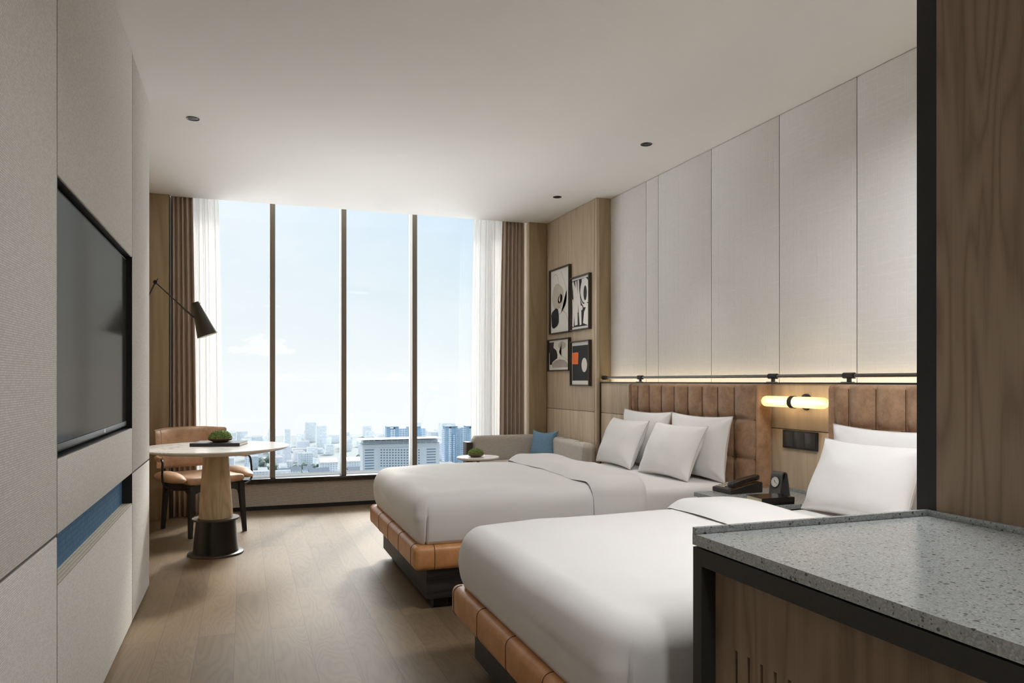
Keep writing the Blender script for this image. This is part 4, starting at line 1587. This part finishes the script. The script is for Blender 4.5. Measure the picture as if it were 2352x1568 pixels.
def cbox(name, mat, parent, u0, u1, v0, D, dep, zb=GZ, v1=None):
    a, b = at(u0, v0, D), at(u1, v0, D)
    z1 = (a.z + b.z) / 2
    if v1 is not None:
        zb = at(u0, v1, D).z
    m = MB().box(a.x, b.x, D, D + dep, zb, z1, mat=mat)
    if dep > 5 and name not in ('roof', 'ledge', 'bay_wall'): roof_top(m)
    return m.build(name, mat, parent)


ground = st(bx('ground', plain('hazy_ground', (.125, .145, .15), .9, var=.25, scale=.012), None, -900, 1400, 500, 2150, GZ - 1, GZ))
# --- the office block with the overhanging roof
ob = thing('office_building', 'wide white office building with overhanging flat roof and rows of windows in the city', 'building')
D0 = 1000
cbox('facade_wall', cw, ob, 833, 1009, 1018, D0, 24)
cbox('roof', cwhite, ob, 824, 1015, 1008, D0 - 12, 34, v1=1011)
cbox('ledge', cwhite, ob, 829, 1011, 1017, D0 - 4, 26, v1=1018.6)
cbox('glazed_band', cband, ob, 834, 1005, 1010.4, D0 + 2, 18, v1=1018)
for k in range(14):
    u = 834 + k * 13.1
    cbox('column', cwhite, ob, u, u + 1.2, 1010.6, D0 - .5, 2, v1=1017.5)
for k in range(2):
    cbox('window_strip', cgl, ob, 838, 1001, 1020 + k * 6.0, D0 - .3, .2, v1=1022.4 + k * 6)
for k in range(10):
    cbox('window_strip', cgl, ob, 838, 859, 1032 + k * 6.1, D0 - .3, .2, v1=1034.6 + k * 6.1)
for k in range(7):
    cbox('window_strip', cgl, ob, 980, 1001, 1030 + k * 6.1, D0 - .3, .2, v1=1032.6 + k * 6.1)
MBw = cbox('bay_wall', cwhite, ob, 872, 967, 1028.5, D0 - 2, 1.9)
for r_ in range(7):
    for c_ in range(14):
        u = 874 + c_ * 6.65
        cbox('window', cgl, ob, u, u + 3.6, 1031.5 + r_ * 6.1, D0 - 2.3, .2, v1=1034.5 + r_ * 6.1)


def tower(label, parts, D, roofs=()):
    t = thing('apartment_tower', label, 'building', group=None)
    for (u0, u1, v, mat, dy) in parts:
        cbox('tower_block', mat, t, u0, u1, v, D + dy, 18)
    for (u0, u1, v0, v1) in roofs:
        cbox('roof_frame', cblue, t, u0, u1, v0, D - 2, 20, v1=v1)
    return t


tower('blue and white apartment towers rising behind the wide white office building',
      [(889, 896, 981, F['blue'], 0), (896, 908, 985, F['bluewin'], -1), (908, 916, 981, F['blue'], 0), (916, 938, 984, F['bluewin'], 3), (938, 950, 980, F['blue'], 0), (950, 959, 983, F['bluewin'], 2), (959, 966, 979, F['blue'], 0), (966, 978, 984, F['bluewin'], 3)],
      1300, [(889, 916, 979.5, 981.5), (956, 966, 979, 981)])
tower('tall blue and white apartment towers at the right of the window behind the sheer curtain',
      [(1021, 1028, 986, F['bluewin'], 4), (1023, 1030, 979, F['blue'], 0), (1030, 1037, 983, F['bluewin'], -1), (1037, 1046, 980, F['blue'], 1), (1041, 1045, 997, F['bluewin'], -2), (1046, 1051, 979, F['blue'], 0), (1051, 1059, 983, F['bluewin'], 4), (1055, 1060, 983, F['blue'], 2),
       (1060, 1073, 981, F['bluewin'], 5), (1072, 1078, 979, F['blue'], 0), (1078, 1084, 983, F['bluewin'], 1), (1084, 1099, 979.5, F['blue'], 2)],
      1240, [(1023, 1051, 978.5, 980.3), (1072, 1100, 978, 980)])


def block(label, u0, u1, v, D, mat, dep=25, group=None, name='city_building', roof=None, base=GZ):
    o = cbox(name, mat, None, u0, u1, v, D, dep, base)
    tag(o, label, 'building', group)
    if roof:
        a, b = at(u0 - 1, v, D), at(u1 + 1, v, D)
        z = (a.z + b.z) / 2
        m = MB()
        m.prism([(a.x, D - 2, z), (a.x, D + dep + 2, z), (a.x, D + dep / 2, z + 5)], (b.x - a.x, 0, 0))
        m.build('roof', roof, o)
    return o


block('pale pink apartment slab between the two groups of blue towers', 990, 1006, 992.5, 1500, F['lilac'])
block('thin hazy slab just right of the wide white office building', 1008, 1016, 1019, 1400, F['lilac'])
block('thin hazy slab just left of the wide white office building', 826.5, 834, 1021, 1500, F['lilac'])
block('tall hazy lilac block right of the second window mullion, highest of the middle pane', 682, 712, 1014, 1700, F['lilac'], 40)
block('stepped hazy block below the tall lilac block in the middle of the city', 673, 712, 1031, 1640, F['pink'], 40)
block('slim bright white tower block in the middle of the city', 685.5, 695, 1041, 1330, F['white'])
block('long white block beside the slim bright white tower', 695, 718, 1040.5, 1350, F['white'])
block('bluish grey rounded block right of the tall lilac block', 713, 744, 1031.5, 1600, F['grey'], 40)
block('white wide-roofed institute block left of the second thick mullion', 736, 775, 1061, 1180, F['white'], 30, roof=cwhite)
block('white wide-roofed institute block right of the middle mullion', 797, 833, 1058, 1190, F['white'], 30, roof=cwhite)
ms = tag(MB().tube([at(737, 1040, 1650), at(737, 1010, 1650)], .8, 8).build('mast', F['grey']), 'thin lone mast rising above the hazy city', 'mast')
for (u0, u1, v, D) in ((669, 692, 1080, 1130), (697, 718, 1078, 1140), (710, 756, 1083, 1100), (800, 832, 1080, 1100), (640, 668, 1084, 1090)):
    block('low white house with pale blue roof in the near city', u0, u1, v, D, F['white'], 14, 'blue-roofed low houses in the near city', 'low_house', croof)
block('long low white hall with flat roof just above the sill by the first mullion', 575, 619, 1083, 1085, F['white'], 20)
block('pale grey blank warehouse right of the first mullion above the sill', 633, 668, 1081, 1070, F['pale'], 12)
block('hazy blue office block seen between the table top and the first mullion', 577, 594, 1048, 1300, F['grey'])
rn = random.Random(11)
bpy.context.view_layer.update()
taken = []
for o in C.objects:
    if o.type == 'MESH' and o.data.vertices and o.name != 'ground':
        bbw = [o.matrix_world @ Vector(c) for c in o.bound_box]
        if min(p.y for p in bbw) > 400:
            taken.append((min(p.x for p in bbw), max(p.x for p in bbw), min(p.y for p in bbw), max(p.y for p in bbw)))


def clear(x0, x1, y0, y1, g=3):
    return all(x1 + g < a or x0 - g > b or y1 + g < c or y0 - g > d for a, b, c, d in taken)


cnt = 0
for k in range(400):
    if cnt >= 110: break
    u = rn.uniform(505, 1130)
    D = rn.uniform(1120, 2050)
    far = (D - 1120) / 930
    hgt = rn.uniform(9, 26) + (rn.uniform(8, 32) if rn.random() < .3 else 0)
    wpx = rn.uniform(9, 30)
    a = at(u, 1000, D); b = at(u + wpx, 1000, D)
    mat = F['pale'] if far > .55 else rn.choice([F['lilac'], F['pink'], F['pale'], F['white']])  # far blocks take the palest colour in place of haze
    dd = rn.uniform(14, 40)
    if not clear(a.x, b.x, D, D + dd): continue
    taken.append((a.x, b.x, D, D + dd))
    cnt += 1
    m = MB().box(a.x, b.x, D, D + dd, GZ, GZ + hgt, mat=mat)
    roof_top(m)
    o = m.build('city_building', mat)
    tag(o, 'one of many small pale hazy blocks spread over the distant city', 'building', 'hazy blocks of the distant city')
leafm = NT('hazy_tree_green')
lv = leafm.coord()
leafm.set(Base_Color=leafm.ramp(leafm.noise(lv, .35, 3), [(.35, (.085, .125, .11)), (.7, (.13, .165, .13))]), Roughness=.9)  # leaf green paled to carry the same haze
leafm = leafm.m
tree0 = None
nt_ = 0
for k in range(500):
    if nt_ >= 55: break
    u = rn.uniform(580, 840)
    D = rn.uniform(1060, 1400)
    p = at(u, 1000, D)
    if not clear(p.x - 14, p.x + 14, D - 14, D + 14, 0): continue
    taken.append((p.x - 9, p.x + 9, D - 9, D + 9))
    nt_ += 1
    if tree0 is None:
        m = MB()
        for q in range(9):
            c = Vector((rn.uniform(-5, 5), rn.uniform(-5, 5), rn.uniform(5, 11)))
            tb_ = bmesh.new()
            bmesh.ops.create_icosphere(tb_, subdivisions=2, radius=rn.uniform(2.5, 4.5), matrix=Matrix.Translation(c))
            for v in tb_.verts: v.co += Vector((1, 1, 1)) * noise.noise(v.co * .6) * .9
            m._merge(tb_)
        m.tube([(0, 0, 0), (0, 0, 7)], .5, 8)
        tree0 = m.build('tree', leafm)
        t_ = tree0
    else:
        t_ = tree0.copy(); link(t_)
    t_.location = (p.x, D, GZ)
    t_.scale = [rn.uniform(.8, 1.4)] * 3
    tag(t_, 'one of the small hazy green trees between the near houses of the city', 'tree', 'trees between the near city houses')

# ================================================================== SKY, SUN, LAMPS, CAMERA
sc_ = bpy.context.scene
w = bpy.data.worlds.new('sky')
sc_.world = w
w.use_nodes = True
t = w.node_tree
for n_ in list(t.nodes): t.nodes.remove(n_)


class WN(NT):
    def __init__(self, tree): self.t = tree


W = WN(t)
tc = W.n('ShaderNodeTexCoord')
dirv = W.n('ShaderNodeVectorMath', {0: tc.outputs['Generated']}, operation='NORMALIZE').outputs[0]
sp = W.n('ShaderNodeSeparateXYZ', {0: dirv})
dx_, dy_, dz_ = sp.outputs
# clear-sky gradient: white haze at the horizon, pale blue above
h = W.math('DIVIDE', dz_, .26, clamp=True)
skyc = W.ramp(h, [(0.0, (.95, .975, .985)), (.12, (.85, .92, .945)), (.3, (.77, .875, .925)), (.5, (.70, .83, .915)), (1.0, (.57, .74, .90))])
ya = W.math('MAXIMUM', dy_, .05)
P = W.math('DIVIDE', dx_, ya)
Q = W.math('DIVIDE', dz_, ya)
# thin high cloud veil
vv = W.n('ShaderNodeCombineXYZ', {0: P, 1: W.math('MULTIPLY', Q, 2.2), 2: 0.0}).outputs[0]
veil = W.noise(vv, 3.2, 5, .6, .4)
lft = W.math('SUBTRACT', .55, W.math('MULTIPLY', P, 1.5), clamp=True)
vf = W.math('ADD', W.math('MULTIPLY_ADD', veil, 1.6, -.62, clamp=True), lft, clamp=True)
skyc = W.mix(W.math('MULTIPLY', vf, .72), skyc, (.92, .955, .97))
# cumulus heaps
cn = W.noise(vv, 55, 6, .62)
cn2 = W.math('MULTIPLY_ADD', cn, 2.2, -1.1)


def pq(u, v):
    p = at(u, v, 1.0)
    return p.x, p.z - EYE


acc = None
for (u, v, ru, rv) in ((608, 803, 66, 30), (598, 788, 30, 24), (545, 806, 34, 12), (655, 870, 36, 12), (700, 877, 44, 8), (900, 873, 34, 12), (912, 866, 20, 10), (1060, 945, 60, 26), (960, 950, 60, 18), (700, 960, 70, 14)):
    p0, q0 = pq(u, v)
    p1, _ = pq(u + ru, v)
    _, q1 = pq(u, v - rv)
    ex_ = W.math('DIVIDE', W.math('SUBTRACT', P, p0), p1 - p0)
    ez = W.math('DIVIDE', W.math('SUBTRACT', Q, q0), q1 - q0)
    ez = W.math('MULTIPLY', ez, W.math('MULTIPLY_ADD', W.math('LESS_THAN', ez, 0.0), .9, 1.0))
    r2 = W.math('SQRT', W.math('ADD', W.math('MULTIPLY', ex_, ex_), W.math('MULTIPLY', ez, ez)))
    f = W.math('SUBTRACT', 1.05, W.math('ADD', r2, W.math('MULTIPLY', cn2, -1.1)))
    f = W.math('MULTIPLY', f, 2.6, clamp=True)
    acc = f if acc is None else W.math('MAXIMUM', acc, f)
fr_ = W.math('GREATER_THAN', dy_, .05)
acc = W.math('MULTIPLY', acc, fr_)
skyc = W.mix(W.math('MULTIPLY', acc, .85), skyc, (.985, .99, .99))
# below the horizon: haze
skyc = W.mix(W.math('LESS_THAN', dz_, 0.0), skyc, (.93, .96, .98))
# glow added steeply below the horizon, out of view, to brighten the ceiling
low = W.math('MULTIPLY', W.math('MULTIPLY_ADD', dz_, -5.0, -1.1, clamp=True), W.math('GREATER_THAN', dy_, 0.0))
# sky glow added toward the sun, above the window's view, to light the room
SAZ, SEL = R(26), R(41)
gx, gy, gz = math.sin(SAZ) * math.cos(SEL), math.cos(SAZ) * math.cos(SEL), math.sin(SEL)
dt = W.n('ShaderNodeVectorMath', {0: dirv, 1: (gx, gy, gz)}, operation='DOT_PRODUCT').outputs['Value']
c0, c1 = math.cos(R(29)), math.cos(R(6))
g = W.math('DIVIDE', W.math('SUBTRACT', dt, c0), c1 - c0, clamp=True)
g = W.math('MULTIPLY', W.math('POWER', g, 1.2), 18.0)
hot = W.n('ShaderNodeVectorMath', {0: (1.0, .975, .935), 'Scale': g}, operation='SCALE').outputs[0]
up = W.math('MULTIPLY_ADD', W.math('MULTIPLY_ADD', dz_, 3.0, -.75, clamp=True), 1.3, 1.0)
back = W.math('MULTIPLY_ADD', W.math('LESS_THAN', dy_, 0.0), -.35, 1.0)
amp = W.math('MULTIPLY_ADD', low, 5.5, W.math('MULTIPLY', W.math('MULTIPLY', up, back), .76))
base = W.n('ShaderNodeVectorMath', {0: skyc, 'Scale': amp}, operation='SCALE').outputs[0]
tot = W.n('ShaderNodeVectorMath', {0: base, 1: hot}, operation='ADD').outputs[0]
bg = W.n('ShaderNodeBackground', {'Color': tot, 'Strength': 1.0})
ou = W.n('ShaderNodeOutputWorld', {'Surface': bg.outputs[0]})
w.cycles.sampling_method = 'MANUAL'
w.cycles.sample_map_resolution = 1024

sun = bpy.data.lights.new('sun', 'SUN')
sun.energy = 1.9
sun.angle = R(5)
sun.color = (1, .94, .85)
so = bpy.data.objects.new('sun', sun)
link(so)
d = Vector((-math.sin(R(26)) * math.cos(R(33)), -math.cos(R(26)) * math.cos(R(33)), -math.sin(R(33))))
so.rotation_euler = d.to_track_quat('-Z', 'Y').to_euler()

# downlight bulbs
k = 0
for o in [q for q in C.objects if q.name.startswith('downlight')]:
    l = bpy.data.lights.new('bulb', 'SPOT')
    l.energy = 34
    l.color = (1, .96, .91)
    l.spot_size = R(60); l.spot_blend = 1
    l.shadow_soft_size = .06
    lo = bpy.data.objects.new('bulb', l)
    link(lo, o)
    lo.location = (0, 0, -.006)

# fill lamps added on the unseen ceiling to brighten the room
lampe = emit('fill_lamp_glow', (.985, .985, .99), 92.0)


def drum(x, y, label):
    t_ = thing('fill_lamp', label, 'ceiling light', (x, y, ZC - .0005))
    MB().lathe([(.0, 0), (.20, 0), (.20, -.085), (.192, -.087), (.190, -.02), (.0, -.02)], 40, cap=False).build('drum', M['black'], t_, smooth=True, angle=50)
    MB().lathe([(.0, -.028), (.185, -.028), (.185, -.024), (.0, -.024)], 40, cap=False).build('diffuser', lampe, t_)


drum(.55, -1.0, 'added fill lamp in a black drum on the unseen entry ceiling')
drum(1.85, 2.0, 'added fill lamp in a black drum on the unseen ceiling above the near bed')

cam = bpy.data.cameras.new('camera')
cam.sensor_width = 36
cam.lens = 36 * FPX / 2352
cam.shift_y = (874.5 - 784) / 2352
cam.clip_start = .02
cam.clip_end = 6000
co_ = bpy.data.objects.new('camera', cam)
link(co_)
co_.location = (0, 0, EYE)
co_.rotation_euler = (R(90), 0, -TH)
sc_.camera = co_
vs = sc_.view_settings
vs.view_transform = 'Standard'
vs.look = 'None'
vs.gamma = 1
vs.use_curve_mapping = False
vs.exposure = 0.5
sc_.cycles.diffuse_bounces = 8
sc_.cycles.max_bounces = 14
